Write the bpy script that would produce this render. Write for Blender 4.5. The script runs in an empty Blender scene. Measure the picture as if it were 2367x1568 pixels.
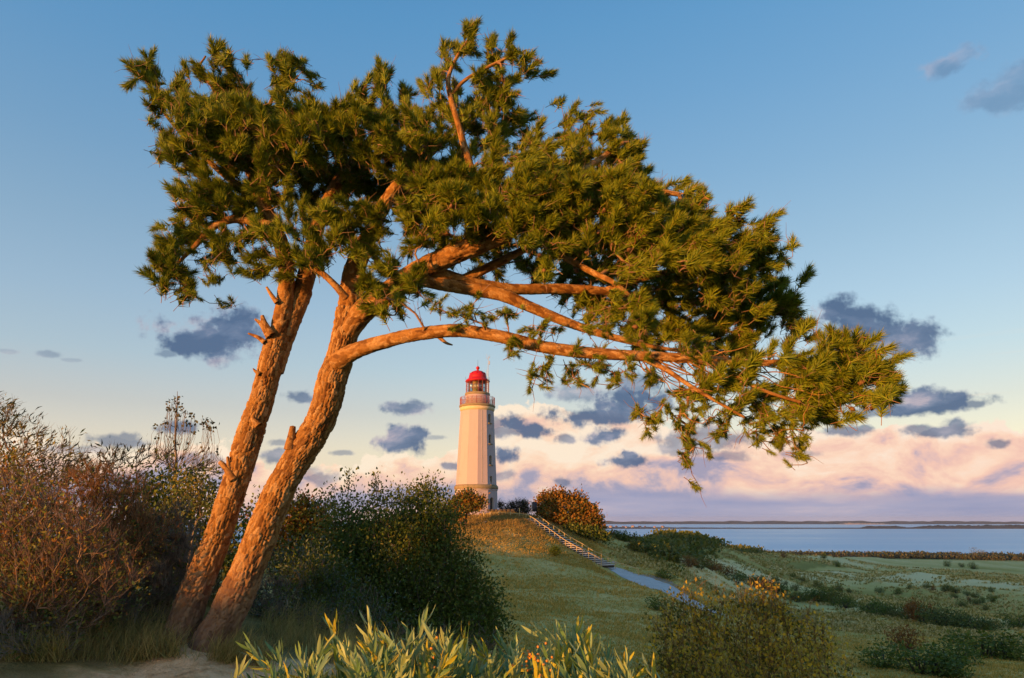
import bpy, math, random
import numpy as np
from mathutils import Vector

sc = bpy.context.scene
COL = sc.collection
RNG = np.random.default_rng(7)
random.seed(7)

# ---------------------------------------------------------------- camera
F = 1578.0                      # focal length in units of a 2367 wide frame
CX, CY = 1183.5, 784.0
PITCH = math.radians(14.8)
EYE = np.array([0.0, 0.0, 1.6])
cam_d = bpy.data.cameras.new("camera")
cam_d.sensor_width = 36.0
cam_d.lens = 36.0 * F / 2367.0
cam_d.clip_start = 0.05
cam_d.clip_end = 90000
cam = bpy.data.objects.new("camera", cam_d)
COL.objects.link(cam)
cam.location = EYE
cam.rotation_euler = (math.radians(90) + PITCH, 0, 0)
sc.camera = cam

def ray(x, y):
    cx = (np.asarray(x, float) - CX) / F
    cy = (CY - np.asarray(y, float)) / F
    s, c = math.sin(PITCH), math.cos(PITCH)
    return np.stack([cx, c - cy * s, s + cy * c], -1)
def P(x, y, d):
    """point on the sight line of (x, y) at d metres forward of the eye"""
    r = ray(x, y)
    return EYE + r * (np.asarray(d, float) / r[..., 1])[..., None]
def PXM(x, y, d):
    """metres per frame unit there"""
    return float(d / ray(x, y)[1] / F)
def AE(x, y):
    r = ray(x, y)
    r = r / np.linalg.norm(r)
    return math.atan2(r[0], r[1]), math.asin(r[2])
def lin(r, g, b):
    f = lambda c: (c / 255 / 12.92) if c <= 10 else ((c / 255 + .055) / 1.055) ** 2.4
    return (f(r), f(g), f(b), 1.0)

# ---------------------------------------------------------------- sun and sky
SKY = 0.57                         # sky strength
SUN_EL = math.radians(3.0)
SUN_AZ = math.radians(44)          # to the left of straight behind the camera
SUNH = np.array([-math.sin(SUN_AZ), -math.cos(SUN_AZ)])
sun_dir = Vector((SUNH[0] * math.cos(SUN_EL), SUNH[1] * math.cos(SUN_EL), math.sin(SUN_EL)))
sd = bpy.data.lights.new("sun", 'SUN')
sd.energy = 5.0
sd.color = (1.0, 0.44, 0.115)
sd.angle = math.radians(0.6)
sun = bpy.data.objects.new("sun", sd)
COL.objects.link(sun)
sun.rotation_euler = sun_dir.to_track_quat('Z', 'Y').to_euler()
sun.location = (0, 0, 60)

sc.view_settings.view_transform = 'Standard'
sc.view_settings.look = 'None'
sc.view_settings.exposure = 0.8
sc.view_settings.gamma = 1.0
sc.view_settings.use_curve_mapping = False
sc.render.engine = 'CYCLES'
sc.cycles.use_denoising = True
sc.cycles.max_bounces = 6
sc.cycles.diffuse_bounces = 3
sc.cycles.transparent_max_bounces = 8
sc.cycles.volume_bounces = 0
sc.cycles.sample_clamp_indirect = 4.0

class NT:
    """small helper to write node trees"""
    def __init__(self, tree):
        self.t = tree
        self.L = tree.links
    def n(self, kind, **kw):
        nd = self.t.nodes.new(kind)
        for k, v in kw.items():
            setattr(nd, k, v)
        return nd
    def put(self, sock, v):
        if v is None:
            return
        if hasattr(v, 'links') or isinstance(v, bpy.types.NodeSocket):
            self.L.new(v, sock)
        else:
            sock.default_value = v
    def math(self, op, a, b=None, c=None, clamp=False):
        nd = self.n('ShaderNodeMath', operation=op, use_clamp=clamp)
        for i, v in enumerate((a, b, c)):
            self.put(nd.inputs[i], v)
        return nd.outputs[0]
    def vec(self, op, a, b=None, c=None):
        nd = self.n('ShaderNodeVectorMath', operation=op)
        for i, v in enumerate((a, b, c)):
            self.put(nd.inputs[i], v)
        return nd.outputs['Value'] if op in ('LENGTH', 'DOT_PRODUCT', 'DISTANCE') else nd.outputs[0]
    def mrange(self, v, a, b, c=0.0, d=1.0, kind='SMOOTHSTEP'):
        nd = self.n('ShaderNodeMapRange', interpolation_type=kind)
        self.put(nd.inputs[0], v)
        for i, q in enumerate((a, b, c, d)):
            self.put(nd.inputs[i + 1], q)
        return nd.outputs[0]
    def mix(self, f, a, b, blend='MIX'):
        nd = self.n('ShaderNodeMix', data_type='RGBA', blend_type=blend)
        self.put(nd.inputs[0], f)
        self.put(nd.inputs[6], a)
        self.put(nd.inputs[7], b)
        return nd.outputs[2]
    def ramp(self, f, stops, interp='LINEAR'):
        nd = self.n('ShaderNodeValToRGB')
        nd.color_ramp.interpolation = interp
        e = nd.color_ramp.elements
        while len(e) < len(stops):
            e.new(0.5)
        for el, (p, c) in zip(e, stops):
            el.position = p
            el.color = c if len(c) == 4 else (*c, 1)
        self.put(nd.inputs[0], f)
        return nd.outputs[0]
    def noise(self, v, scale, detail=4, rough=.55, dist=0.0, out=0):
        nd = self.n('ShaderNodeTexNoise')
        self.put(nd.inputs['Vector'], v)
        nd.inputs['Scale'].default_value = scale
        nd.inputs['Detail'].default_value = detail
        nd.inputs['Roughness'].default_value = rough
        nd.inputs['Distortion'].default_value = dist
        return nd.outputs[out]

def build_world():
    w = bpy.data.worlds.new("World")
    sc.world = w
    w.use_nodes = True
    w.node_tree.nodes.clear()
    T = NT(w.node_tree)
    tc = T.n('ShaderNodeTexCoord').outputs['Generated']
    sep = T.n('ShaderNodeSeparateXYZ')
    T.put(sep.inputs[0], tc)
    az = T.math('ARCTAN2', sep.outputs[0], sep.outputs[1])
    el = T.math('ARCSINE', sep.outputs[2])
    comb = T.n('ShaderNodeCombineXYZ')
    T.put(comb.inputs[0], az)
    T.put(comb.inputs[1], el)
    uv = comb.outputs[0]
    # clear sky: daylight model plus the evening gradient of the air opposite a low sun
    sky = T.n('ShaderNodeTexSky', sky_type='NISHITA')
    sky.sun_disc = False
    sky.sun_elevation = SUN_EL
    sky.sun_rotation = math.atan2(sun_dir.x, sun_dir.y)
    sky.air_density = 1.0
    sky.dust_density = 1.0
    T.put(sky.inputs[0], tc) if sky.inputs else None
    K = .18
    nish = T.mix(1.0, sky.outputs[0], (K, K, K, 1), 'MULTIPLY')
    sn = T.math('DIVIDE', el, math.radians(50), clamp=True)
    e2 = lambda y: max(0, min(1, AE(CX, y)[1] / math.radians(50)))
    # what the model gives opposite the sun, taken off so that the sum is the evening sky of the place
    nt = np.array([[0, 1.6, 1.3, .55], [2.8, 1.92, 1.63, .74], [8.4, 2.01, 2.19, 1.51], [19.7, 1.08, 1.46, 1.54], [30.9, .69, .98, 1.17], [47.8, .43, .62, .80], [65, .31, .46, .60]])
    stops = []
    for yy, c in ((1200, (202, 200, 206)), (1130, (240, 220, 198)), (1050, (234, 222, 200)), (960, (216, 218, 208)), (860, (194, 212, 216)), (740, (174, 201, 218)),
                  (600, (152, 187, 213)), (440, (132, 174, 208)), (250, (112, 162, 204)), (60, (98, 154, 200)), (-200, (80, 138, 189))):
        e = AE(CX, yy)[1]
        n_ = [float(np.interp(math.degrees(e), nt[:, 0], nt[:, k])) for k in (1, 2, 3)]
        stops.append((max(0, min(1, e / math.radians(50))), tuple(max(.004, t_ - K * q) for t_, q in zip(lin(*c), n_)) + (1,)))
    grad = T.ramp(sn, stops)
    base = T.mix(1.0, grad, nish, 'ADD')
    # --- cumulus bank along the horizon
    wn = T.noise(tc, 14.0, 3, .55, out=1)
    wn = T.vec('SUBTRACT', wn, (.5, .5, .5))
    wnf = T.noise(tc, 52.0, 3.5, .6, out=1)
    wnf = T.vec('SUBTRACT', wnf, (.5, .5, .5))
    warp = T.vec('MULTIPLY_ADD', wn, (.070, .050, 0), uv)
    warp = T.vec('MULTIPLY_ADD', wnf, (.050, .042, 0), warp)
    ws = T.n('ShaderNodeSeparateXYZ')
    T.put(ws.inputs[0], warp)
    prof = [(-900, 1010), (-300, 1000), (0, 1000), (130, 990), (215, 1045), (300, 1055), (385, 1000), (440, 1035), (520, 1020),
            (620, 1075), (760, 1085), (850, 1060), (940, 1045), (1030, 1080), (1080, 1010), (1130, 938), (1300, 940),
            (1420, 955), (1520, 990), (1680, 985), (1850, 1005), (1980, 985), (2180, 995), (2290, 968), (2367, 985),
            (2700, 1000), (3300, 990)]
    A0, A1 = math.radians(-75), math.radians(75)
    st = []
    for x, y in prof:
        a, e = AE(x, y)
        # the height is what the outline has at that bearing
        st.append(((a - A0) / (A1 - A0), e))
    k = math.radians(14)
    top = T.ramp(T.mrange(ws.outputs[0], A0, A1, 0, 1, 'LINEAR'), [(p, (e / k, e / k, e / k, 1)) for p, e in st], 'B_SPLINE')
    top = T.math('MULTIPLY', top, k)
    dh = T.math('SUBTRACT', top, ws.outputs[1])
    front = T.mrange(T.math('ABSOLUTE', az), 1.15, 1.6, 1, 0)
    bank = T.math('MULTIPLY', T.mrange(dh, -.001, .005), front)
    # colour in the bank: sunlit peach billows, lavender shade, rain-grey base
    bn = T.noise(T.vec('MULTIPLY', tc, (1, 1, 1.9)), 8.5, 6, .58, .35)
    bn2 = T.noise(T.vec('MULTIPLY', tc, (1, 1, 3.2)), 4.0, 3, .55, .6)
    # billows: lit where they turn up and left to the sun, mauve below
    bo = T.noise(T.vec('ADD', T.vec('MULTIPLY', tc, (1, 1, 1.9)), (-.014, 0, .036)), 8.5, 6, .58, .35)
    rel = T.math('SUBTRACT', bn, bo)
    hh = T.math('DIVIDE', el, math.radians(11))
    tone = T.math('ADD', T.math('MULTIPLY_ADD', bn, .6, -.30), T.math('MULTIPLY_ADD', rel, 2.6, 0))
    tone = T.math('ADD', tone, T.math('MULTIPLY_ADD', bn2, .8, -.40))
    tone = T.math('ADD', tone, T.math('ADD', T.mrange(hh, .10, .62, .12, .86, 'LINEAR'), T.mrange(dh, .03, .0, 0, .34)))
    bankc = T.ramp(tone, [(0.0, lin(166, 162, 182)), (.14, lin(194, 178, 186)), (.28, lin(228, 194, 184)),
                          (.44, lin(246, 204, 182)), (.66, lin(255, 220, 190)), (1.0, lin(255, 236, 210))])
    # warm to the left of the lighthouse, pinker to the right
    bankc = T.mix(T.mrange(az, -.1, .55, 0, .5, 'LINEAR'), bankc, T.mix(1, bankc, (.99, .93, 1.04, 1), 'MULTIPLY'))
    lowc = T.ramp(T.noise(T.vec('MULTIPLY', tc, (1, 1, 9)), 5.0, 5, .55), [(.3, lin(146, 154, 188)), (.55, lin(172, 170, 194)), (.75, lin(206, 190, 198))])
    e_low = T.math('MULTIPLY_ADD', T.math('SUBTRACT', bn2, .5), .05, el)
    low = T.mrange(e_low, math.radians(1.1), math.radians(2.9), 1, 0)
    low = T.math('MULTIPLY', low, T.mrange(az, -.10, .16, .12, 1.0))
    low = T.math('MULTIPLY', low, front)
    c1 = T.mix(bank, base, bankc)
    c1 = T.mix(low, c1, lowc)
    # thin cream streaks high above the bank on the right
    stn = T.noise(T.vec('MULTIPLY', T.vec('ADD', uv, T.vec('MULTIPLY', uv, (0, 0, 0))), (3, 90, 0)), 1.0, 3, .5)
    stre = T.math('MULTIPLY', T.mrange(stn, .56, .70, 0, .55), T.math('MULTIPLY', T.mrange(el, math.radians(7), math.radians(9)),
                  T.math('MULTIPLY', T.mrange(el, math.radians(13), math.radians(11)), T.mrange(az, .25, .45))))
    c1 = T.mix(stre, c1, lin(240, 220, 198))
    # --- small dark cumulus
    clouds = [(490, 790, 105, 46), (545, 765, 62, 52), (562, 742, 34, 28), (440, 795, 60, 34), (385, 816, 26, 10, .6), (520, 825, 50, 12, .5),
              (108, 818, 28, 8, .45), (20, 812, 26, 6, .35), (165, 832, 26, 5, .3),
              (696, 920, 34, 14, .85), (935, 943, 42, 15, .9), (955, 935, 20, 10, .8),
              (925, 1022, 58, 26), (915, 1002, 30, 22), (957, 1008, 34, 18), (985, 1012, 36, 6, .5),
              (410, 984, 36, 16, .9), (282, 1022, 62, 14, .75), (300, 1012, 26, 12, .7), (240, 1018, 30, 8, .5), (180, 1040, 70, 12, .55),
              (640, 1024, 28, 7, .6), (640, 1052, 56, 16, .8), (735, 1106, 40, 15, .7), (780, 1048, 26, 6, .6), (690, 1090, 50, 12, .5),
              (470, 1062, 60, 14, .6), (1190, 984, 30, 22), (1225, 998, 48, 16), (1150, 1000, 40, 14, .8), (1168, 1049, 34, 15), (1160, 1096, 30, 13, .7), (1152, 980, 24, 14, .7),
              (1048, 1079, 22, 9, .8), (1310, 1016, 26, 11, .8), (1392, 1010, 38, 18), (1450, 1066, 46, 13), (1450, 1054, 24, 12), (1295, 1113, 20, 10, .85),
              (1395, 962, 104, 24), (1440, 935, 88, 38), (1470, 905, 60, 42, .8), (1345, 905, 62, 20, .7),
              (1990, 775, 128, 40), (1935, 722, 42, 36), (1990, 748, 80, 40), (2095, 785, 66, 38), (2110, 762, 34, 22), (2030, 800, 90, 26),
              (2120, 944, 150, 16), (2120, 924, 66, 22), (2200, 922, 46, 16), (2245, 936, 46, 10, .8), (2030, 955, 50, 10, .8),
              (2160, 1000, 86, 13, .9), (2200, 985, 36, 16, .9), (2120, 995, 30, 12, .8), (1955, 998, 62, 13, .85), (2000, 992, 26, 10, .8),
              (1620, 1015, 100, 26, .75), (1590, 1035, 66, 16, .7), (1690, 1052, 42, 12, .6), (1850, 1050, 40, 8, .5),
              (2310, 1026, 26, 12, .8), (2185, 148, 66, 28, .55), (2235, 120, 34, 20, .4), (2310, 225, 84, 40, .5), (2350, 180, 60, 34, .45),
              (2700, 900, 130, 30, .9), (2900, 780, 160, 44, .9), (-300, 900, 120, 34, .9), (-700, 800, 160, 44, .9)]
    wc = T.vec('MULTIPLY_ADD', wnf, (1.6, 1.5, 0), T.vec('MULTIPLY', wn, (1.5, 1.2, 0)))
    def density(lst):
        dens = None
        for c in lst:
            x, y, rx, ry = c[:4]
            s = c[4] if len(c) > 4 else 1.0
            a, e = AE(x, y)
            a2, _ = AE(x + rx, y)
            _, e2_ = AE(x, y - ry)
            ia, ie = 1 / max(a2 - a, .001) / 1.3, 1 / max(e2_ - e, .001) / 1.3
            v = T.vec('MULTIPLY_ADD', uv, (ia, ie, 0), wc)
            d = T.mrange(T.vec('DISTANCE', v, (a * ia, e * ie, 0)), 1.08, .45, 0, s)
            dens = d if dens is None else T.math('MAXIMUM', dens, d)
        return dens
    def shade(under, dens, edge=.95):
        dcol = T.ramp(T.math('ADD', T.math('ADD', T.math('MULTIPLY', bn, .55), T.math('MULTIPLY_ADD', rel, 2.2, .16)), T.math('MULTIPLY', T.math('SUBTRACT', dens, .5), -.40)),
                      [(.15, lin(82, 106, 140)), (.40, lin(102, 122, 153)), (.62, lin(138, 146, 170)), (.85, lin(184, 174, 186))])
        return T.mix(T.math('MULTIPLY', dens, edge, clamp=True), under, dcol)
    def bg(c):
        b = T.n('ShaderNodeBackground')
        T.put(b.inputs[0], c)
        b.inputs[1].default_value = SKY
        return b.outputs[0]
    def either(f, a, b):
        m = T.n('ShaderNodeMixShader')
        T.put(m.inputs[0], f)
        T.L.new(a, m.inputs[1])
        T.L.new(b, m.inputs[2])
        return m.outputs[0]
    low_c = [c for c in clouds if c[1] > 500]
    high_c = [c for c in clouds if c[1] <= 500]
    cut = [-9e9, 250, 760, 1330, 1800, 9e9]
    # the clouds are looked up in sectors of bearing, so that each ray weighs only its own few
    sect = None
    for i in range(5):
        mine = [c for c in low_c if c[0] + 1.6 * c[2] > cut[i] and c[0] - 1.6 * c[2] < cut[i + 1]]
        b = bg(shade(c1, density(mine)))
        sect = b if sect is None else either(T.math('GREATER_THAN', az, AE(cut[i], 900)[0]), sect, b)
    up = either(T.math('GREATER_THAN', az, AE(1950, 180)[0]), bg(base), bg(shade(base, density(high_c), .8)))
    alls = either(T.math('LESS_THAN', T.math('ABSOLUTE', T.math('SUBTRACT', el, math.radians(9.5))), math.radians(10.5)), up, sect)
    out = T.n('ShaderNodeOutputWorld')
    T.L.new(alls, out.inputs[0])
    w.cycles.sampling_method = 'MANUAL'
    w.cycles.sample_map_resolution = 512
build_world()

# ---------------------------------------------------------------- helpers: noise, meshes, objects
def _h(ix, iy, iz, seed):
    n = (ix * 374761393 + iy * 668265263 + iz * 2147483647 + seed * 974711) & 0xFFFFFFFF
    n = ((n ^ (n >> 13)) * 1274126177) & 0xFFFFFFFF
    return ((n ^ (n >> 16)) & 0xFFFF) / 65535.0
def vnoise(p, seed=0):
    p = np.asarray(p, float)
    i = np.floor(p).astype(np.int64)
    f = p - i
    f = f * f * (3 - 2 * f)
    r = 0
    for dx in (0, 1):
        for dy in (0, 1):
            for dz in (0, 1):
                w = (f[..., 0] if dx else 1 - f[..., 0]) * (f[..., 1] if dy else 1 - f[..., 1]) * (f[..., 2] if dz else 1 - f[..., 2])
                r = r + w * _h(i[..., 0] + dx, i[..., 1] + dy, i[..., 2] + dz, seed)
    return r
def fbm(p, oct=4, seed=0, gain=.5):
    a, s, r = 1.0, 0.0, 0
    p = np.asarray(p, float)
    for o in range(oct):
        r = r + a * (vnoise(p, seed + o) - .5)
        s += a
        a *= gain
        p = p * 2.03 + 11.7
    return r / s * 2
def xyz(x, y, z=0.0):
    x = np.asarray(x, float)
    return np.stack([x, np.asarray(y, float) + 0 * x, np.asarray(z, float) + 0 * x], -1)
def sstep(a, b, x):
    t = np.clip((x - a) / (b - a), 0, 1)
    return t * t * (3 - 2 * t)

def new_mesh(name, V, Fs, smooth=False):
    """Fs: list of int arrays (n, k)"""
    me = bpy.data.meshes.new(name)
    V = np.asarray(V, np.float32)
    Fs = [np.asarray(f, np.int32) for f in (Fs if isinstance(Fs, list) else [Fs]) if len(f)]
    me.vertices.add(len(V))
    me.vertices.foreach_set('co', V.ravel())
    nl = sum(f.size for f in Fs)
    npoly = sum(len(f) for f in Fs)
    me.loops.add(nl)
    me.loops.foreach_set('vertex_index', np.concatenate([f.ravel() for f in Fs]))
    tot = np.concatenate([np.full(len(f), f.shape[1], np.int32) for f in Fs])
    start = np.concatenate([[0], np.cumsum(tot)[:-1]]).astype(np.int32)
    me.polygons.add(npoly)
    me.polygons.foreach_set('loop_start', start)
    me.polygons.foreach_set('loop_total', tot)
    if smooth:
        me.polygons.foreach_set('use_smooth', np.ones(npoly, bool))
    me.update(calc_edges=True)
    return me
def obj(name, me, mat=None, parent=None, loc=None):
    o = bpy.data.objects.new(name, me)
    COL.objects.link(o)
    if mat is not None and me is not None and not me.materials:
        me.materials.append(mat)
    if parent is not None:
        o.parent = parent
    if loc is not None:
        o.location = loc
    return o
def tag(o, label=None, cat=None, group=None, kind=None):
    if label: o['label'] = label
    if cat: o['category'] = cat
    if group: o['group'] = group
    if kind: o['kind'] = kind
    return o
def thing(name, loc, label, cat, group=None):
    o = bpy.data.objects.new(name, None)
    COL.objects.link(o)
    o.location = [float(v) for v in loc]
    o.empty_display_size = .2
    return tag(o, label, cat, group)

class MB:
    """collects pieces of one mesh"""
    def __init__(self):
        self.V, self.F, self.n = [], {}, 0
    def add(self, V, F):
        V = np.asarray(V, float)
        for f in (F if isinstance(F, list) else [F]):
            f = np.asarray(f, np.int64)
            if len(f):
                self.F.setdefault(f.shape[1], []).append(f + self.n)
        self.V.append(V)
        self.n += len(V)
        return self
    def mesh(self, name, origin=(0, 0, 0), smooth=False):
        V = np.concatenate(self.V) - np.asarray(origin, float)
        return new_mesh(name, V, [np.concatenate(v) for v in self.F.values()], smooth)
    def box(self, c, s, rz=0.0, taper=1.0):
        c = np.asarray(c, float)
        hx, hy, hz = s[0] / 2, s[1] / 2, s[2] / 2
        v = np.array([[sx * hx * (taper if sz > 0 else 1), sy * hy * (taper if sz > 0 else 1), sz * hz] for sz in (-1, 1) for sy in (-1, 1) for sx in (-1, 1)])
        co, si = math.cos(rz), math.sin(rz)
        v = np.stack([v[:, 0] * co - v[:, 1] * si, v[:, 0] * si + v[:, 1] * co, v[:, 2]], -1) + c
        return self.add(v, np.array([[0, 2, 3, 1], [4, 5, 7, 6], [0, 1, 5, 4], [2, 6, 7, 3], [0, 4, 6, 2], [1, 3, 7, 5]]))
    def seg(self, p0, p1, r0, r1, sides=6):
        V, F = frusta(np.array([p0]), np.array([p1]), np.array([r0]), np.array([r1]), sides)
        self.add(V, F)
        a = np.arange(sides)
        self.add(V[:sides], a[None, ::-1])
        return self.add(V[sides:], a[None, :])
    def lathe(self, prof, sides=24, c=(0, 0, 0), off=0.0):
        prof = np.asarray(prof, float)
        a = np.arange(sides) / sides * 2 * math.pi + off
        V = np.stack([prof[:, None, 0] * np.cos(a), prof[:, None, 0] * np.sin(a), prof[:, None, 1] + 0 * a], -1).reshape(-1, 3) + np.asarray(c, float)
        i = np.arange(len(prof) - 1)[:, None] * sides
        j = np.arange(sides)[None]
        k = (j + 1) % sides
        F = np.stack([i + j, i + k, i + sides + k, i + sides + j], -1).reshape(-1, 4)
        return self.add(V, F)

def frames(D):
    D = D / np.maximum(np.linalg.norm(D, axis=-1, keepdims=True), 1e-9)
    ref = np.where(np.abs(D[..., 2:3]) > .9, np.array([1., 0, 0]), np.array([0, 0, 1.]))
    U = np.cross(ref, D)
    U /= np.maximum(np.linalg.norm(U, axis=-1, keepdims=True), 1e-9)
    return D, U, np.cross(D, U)
def frusta(P0, P1, R0, R1, sides=5):
    n = len(P0)
    D, U, W = frames(P1 - P0)
    a = np.arange(sides) / sides * 2 * math.pi
    ring = np.cos(a)[None, :, None] * U[:, None] + np.sin(a)[None, :, None] * W[:, None]
    A = P0[:, None] + ring * R0[:, None, None]
    B = P1[:, None] + ring * R1[:, None, None]
    V = np.concatenate([A, B], 1).reshape(-1, 3)
    i = np.arange(n)[:, None] * 2 * sides
    j = np.arange(sides)[None]
    k = (j + 1) % sides
    Fq = np.stack([i + j, i + k, i + sides + k, i + sides + j], -1).reshape(-1, 4)
    return V, Fq
def unit(v):
    return v / np.maximum(np.linalg.norm(v, axis=-1, keepdims=True), 1e-9)
def rdir(n, rng):
    return unit(rng.normal(size=(n, 3)))
def spline(pts, step):
    """Catmull-Rom through rows of any width, resampled about every step of the first three columns"""
    p = np.asarray(pts, float)
    q = np.vstack([2 * p[0] - p[1], p, 2 * p[-1] - p[-2]])
    out = []
    for i in range(1, len(q) - 2):
        n = max(2, int(np.linalg.norm(q[i + 1, :3] - q[i, :3]) / step))
        t = (np.arange(n) / n)[:, None]
        a, b, c, d = q[i - 1], q[i], q[i + 1], q[i + 2]
        out.append(.5 * (2 * b + (c - a) * t + (2 * a - 5 * b + 4 * c - d) * t ** 2 + (3 * b - a - 3 * c + d) * t ** 3))
    out.append(p[-1:])
    return np.vstack(out)

# ---------------------------------------------------------------- materials
def material(name):
    m = bpy.data.materials.new(name)
    m.use_nodes = True
    m.node_tree.nodes.clear()
    T = NT(m.node_tree)
    out = T.n('ShaderNodeOutputMaterial')
    return m, T, out
def principled(T, col, rough=.7, spec=.3, normal=None, metal=0.0):
    b = T.n('ShaderNodeBsdfPrincipled')
    T.put(b.inputs['Base Color'], col)
    T.put(b.inputs['Roughness'], rough)
    b.inputs['Specular IOR Level'].default_value = spec
    b.inputs['Metallic'].default_value = metal
    if normal is not None:
        T.L.new(normal, b.inputs['Normal'])
    return b
def bump(T, h, strength, dist):
    b = T.n('ShaderNodeBump')
    b.inputs['Strength'].default_value = strength
    b.inputs['Distance'].default_value = dist
    T.L.new(h, b.inputs['Height'])
    return b.outputs[0]
def mat_plain(name, col, rough=.6, var=.15, scale=3.0, spec=.3, metal=0.0, bumpd=0.0):
    m, T, out = material(name)
    pos = T.n('ShaderNodeTexCoord').outputs['Object']
    n = T.noise(pos, scale, 5, .6)
    c = T.mix(n, tuple(v * (1 - var) for v in col) + (1,), tuple(min(1, v * (1 + var)) for v in col) + (1,))
    nr = bump(T, T.noise(pos, scale * 6, 4), .6, bumpd) if bumpd else None
    T.L.new(principled(T, c, rough, spec, nr, metal).outputs[0], out.inputs[0])
    return m
def mat_leaf(name, cols, trans=.3, rough=.55, spec=.25):
    """each leaf takes its own colour out of cols"""
    m, T, out = material(name)
    g = T.n('ShaderNodeNewGeometry')
    stops = [(i / max(1, len(cols) - 1), (*c, 1)) for i, c in enumerate(cols)]
    c = T.ramp(g.outputs['Random Per Island'], stops)
    b = principled(T, c, rough, spec)
    tr = T.n('ShaderNodeBsdfTranslucent')
    T.L.new(c, tr.inputs[0])
    mx = T.n('ShaderNodeMixShader')
    mx.inputs[0].default_value = trans
    T.L.new(b.outputs[0], mx.inputs[1])
    T.L.new(tr.outputs[0], mx.inputs[2])
    T.L.new(mx.outputs[0], out.inputs[0])
    return m
def mat_twig(name, cols, rough=.8):
    m, T, out = material(name)
    g = T.n('ShaderNodeNewGeometry')
    stops = [(i / max(1, len(cols) - 1), (*c, 1)) for i, c in enumerate(cols)]
    c = T.ramp(g.outputs['Random Per Island'], stops)
    T.L.new(principled(T, c, rough, .15).outputs[0], out.inputs[0])
    return m

# ---------------------------------------------------------------- terrain
CTRL = [("w", -30, 3, .3), ("w", -14, 3, .2), ("w", 0, 1, 0), ("w", -4, 4, 0), ("w", 4, 3, -.2), ("w", 14, 4, -1.2), ("w", 30, 6, -3.5), ("w", 2, 6, -.35), ("w", -1, 8, -.1),
        ("p", 435, 1478, 9), ("p", 560, 1480, 9.2), ("p", 300, 1545, 8.2), ("p", 150, 1500, 8.6), ("p", 560, 1550, 8.2),
        ("w", -9, 12, .15), ("w", -6, 16, 0), ("w", -16, 16, .3), ("w", -2.5, 14, -.6), ("w", 1, 10, -.9), ("w", 3, 12, -1.7), ("w", 7, 12, -2.2), ("w", 14, 14, -3.0),
        ("w", -14, 30, -.8), ("w", -5, 30, -3), ("w", 1, 20, -3.6), ("w", 6, 20, -4.0), ("w", 16, 22, -5.2), ("w", -25, 60, -2.5), ("w", -60, 40, -1.2), ("w", -45, 20, .1), ("w", -10, 60, -4), ("w", -12, 95, -1.8),
        ("w", -40, 110, -3), ("w", -16, 118, 1.6), ("w", -7, 130, 2.45), ("w", -2, 126, 2.4), ("w", -12, 136, 2.4), ("w", 2, 134, 2.3), ("w", -20, 170, 1.0), ("w", -60, 200, -6), ("w", 5, 175, -4),
        ("p", 1100, 1204, 119), ("p", 1228, 1203, 122), ("p", 1010, 1213, 116), ("p", 1150, 1225, 112), ("p", 1190, 1250, 106),
        ("p", 1290, 1245, 115), ("p", 1345, 1280, 108.5), ("p", 1400, 1311, 103), ("p", 1200, 1300, 93), ("p", 1300, 1290, 101), ("p", 1300, 1350, 80), ("p", 1210, 1390, 64), ("p", 1120, 1300, 90),
        ("p", 1350, 1400, 66), ("p", 1450, 1345, 92), ("p", 1560, 1373, 79), ("p", 1470, 1400, 68), ("p", 1250, 1450, 49), ("p", 1400, 1460, 49), ("p", 1450, 1530, 36), ("p", 1250, 1540, 36),
        ("p", 1330, 1225, 128), ("p", 1400, 1258, 126), ("p", 1500, 1290, 125), ("p", 1560, 1330, 104), ("p", 1480, 1315, 108), ("p", 1420, 1236, 150), ("p", 1500, 1262, 180), ("p", 1600, 1272, 240), ("p", 1650, 1281, 300),
        ("p", 1650, 1340, 150), ("p", 1600, 1400, 78), ("p", 1700, 1360, 165), ("p", 1750, 1380, 150),
        ("p", 1700, 1287, 520), ("p", 1680, 1296, 420), ("p", 1800, 1290, 760), ("p", 2000, 1294, 780), ("p", 2300, 1300, 780),
        ("p", 2000, 1304, 600), ("p", 1720, 1312, 330), ("p", 1830, 1335, 300), ("p", 2100, 1326, 420), ("p", 2300, 1338, 360), ("p", 1950, 1352, 265), ("p", 2100, 1366, 240), ("p", 2330, 1366, 260),
        ("p", 1800, 1374, 185), ("p", 2000, 1390, 180), ("p", 2300, 1410, 180), ("p", 2000, 1428, 132), ("p", 1700, 1400, 118), ("p", 1850, 1446, 105), ("p", 2200, 1468, 100),
        ("p", 2100, 1520, 70), ("p", 2300, 1560, 50), ("p", 1950, 1560, 45), ("p", 1650, 1500, 48),
        ("w", 40, 40, -8.5), ("w", 60, 50, -11), ("w", 120, 60, -16), ("w", 300, 200, -28), ("w", 330, 340, -35), ("w", 200, 120, -20), ("w", 700, 500, -46),
        ("w", 380, 1000, -51), ("w", 640, 1000, -52), ("w", 860, 1000, -53), ("w", 300, 1150, -54), ("w", 340, 1360, -58), ("w", 600, 1190, -58), ("w", 840, 1120, -58), ("w", 1300, 900, -58), ("w", 400, 1700, -66), ("w", 900, 1500, -67),
        ("w", 30, 300, -14), ("w", 100, 420, -24), ("w", 60, 600, -40), ("w", 0, 900, -54), ("w", 0, 1300, -62), ("w", -300, 600, -20), ("w", -400, 1300, -58), ("w", -200, 200, -9), ("w", -120, 60, -1.5), ("w", -900, 1500, -66)]
SEA = -58.0
def _az(x, y):
    return np.clip(np.arctan2(x, np.maximum(y, .01)), -1.25, 1.25)
def _feat(x, y):
    d = np.hypot(x, y)
    return np.stack([_az(x, y) * 2.2, np.log(d + 4.0)], -1)
_cp = []
for c in CTRL:
    _cp.append(P(c[1], c[2], c[3]) if c[0] == "p" else np.array([c[1], c[2], c[3]], float))
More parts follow.
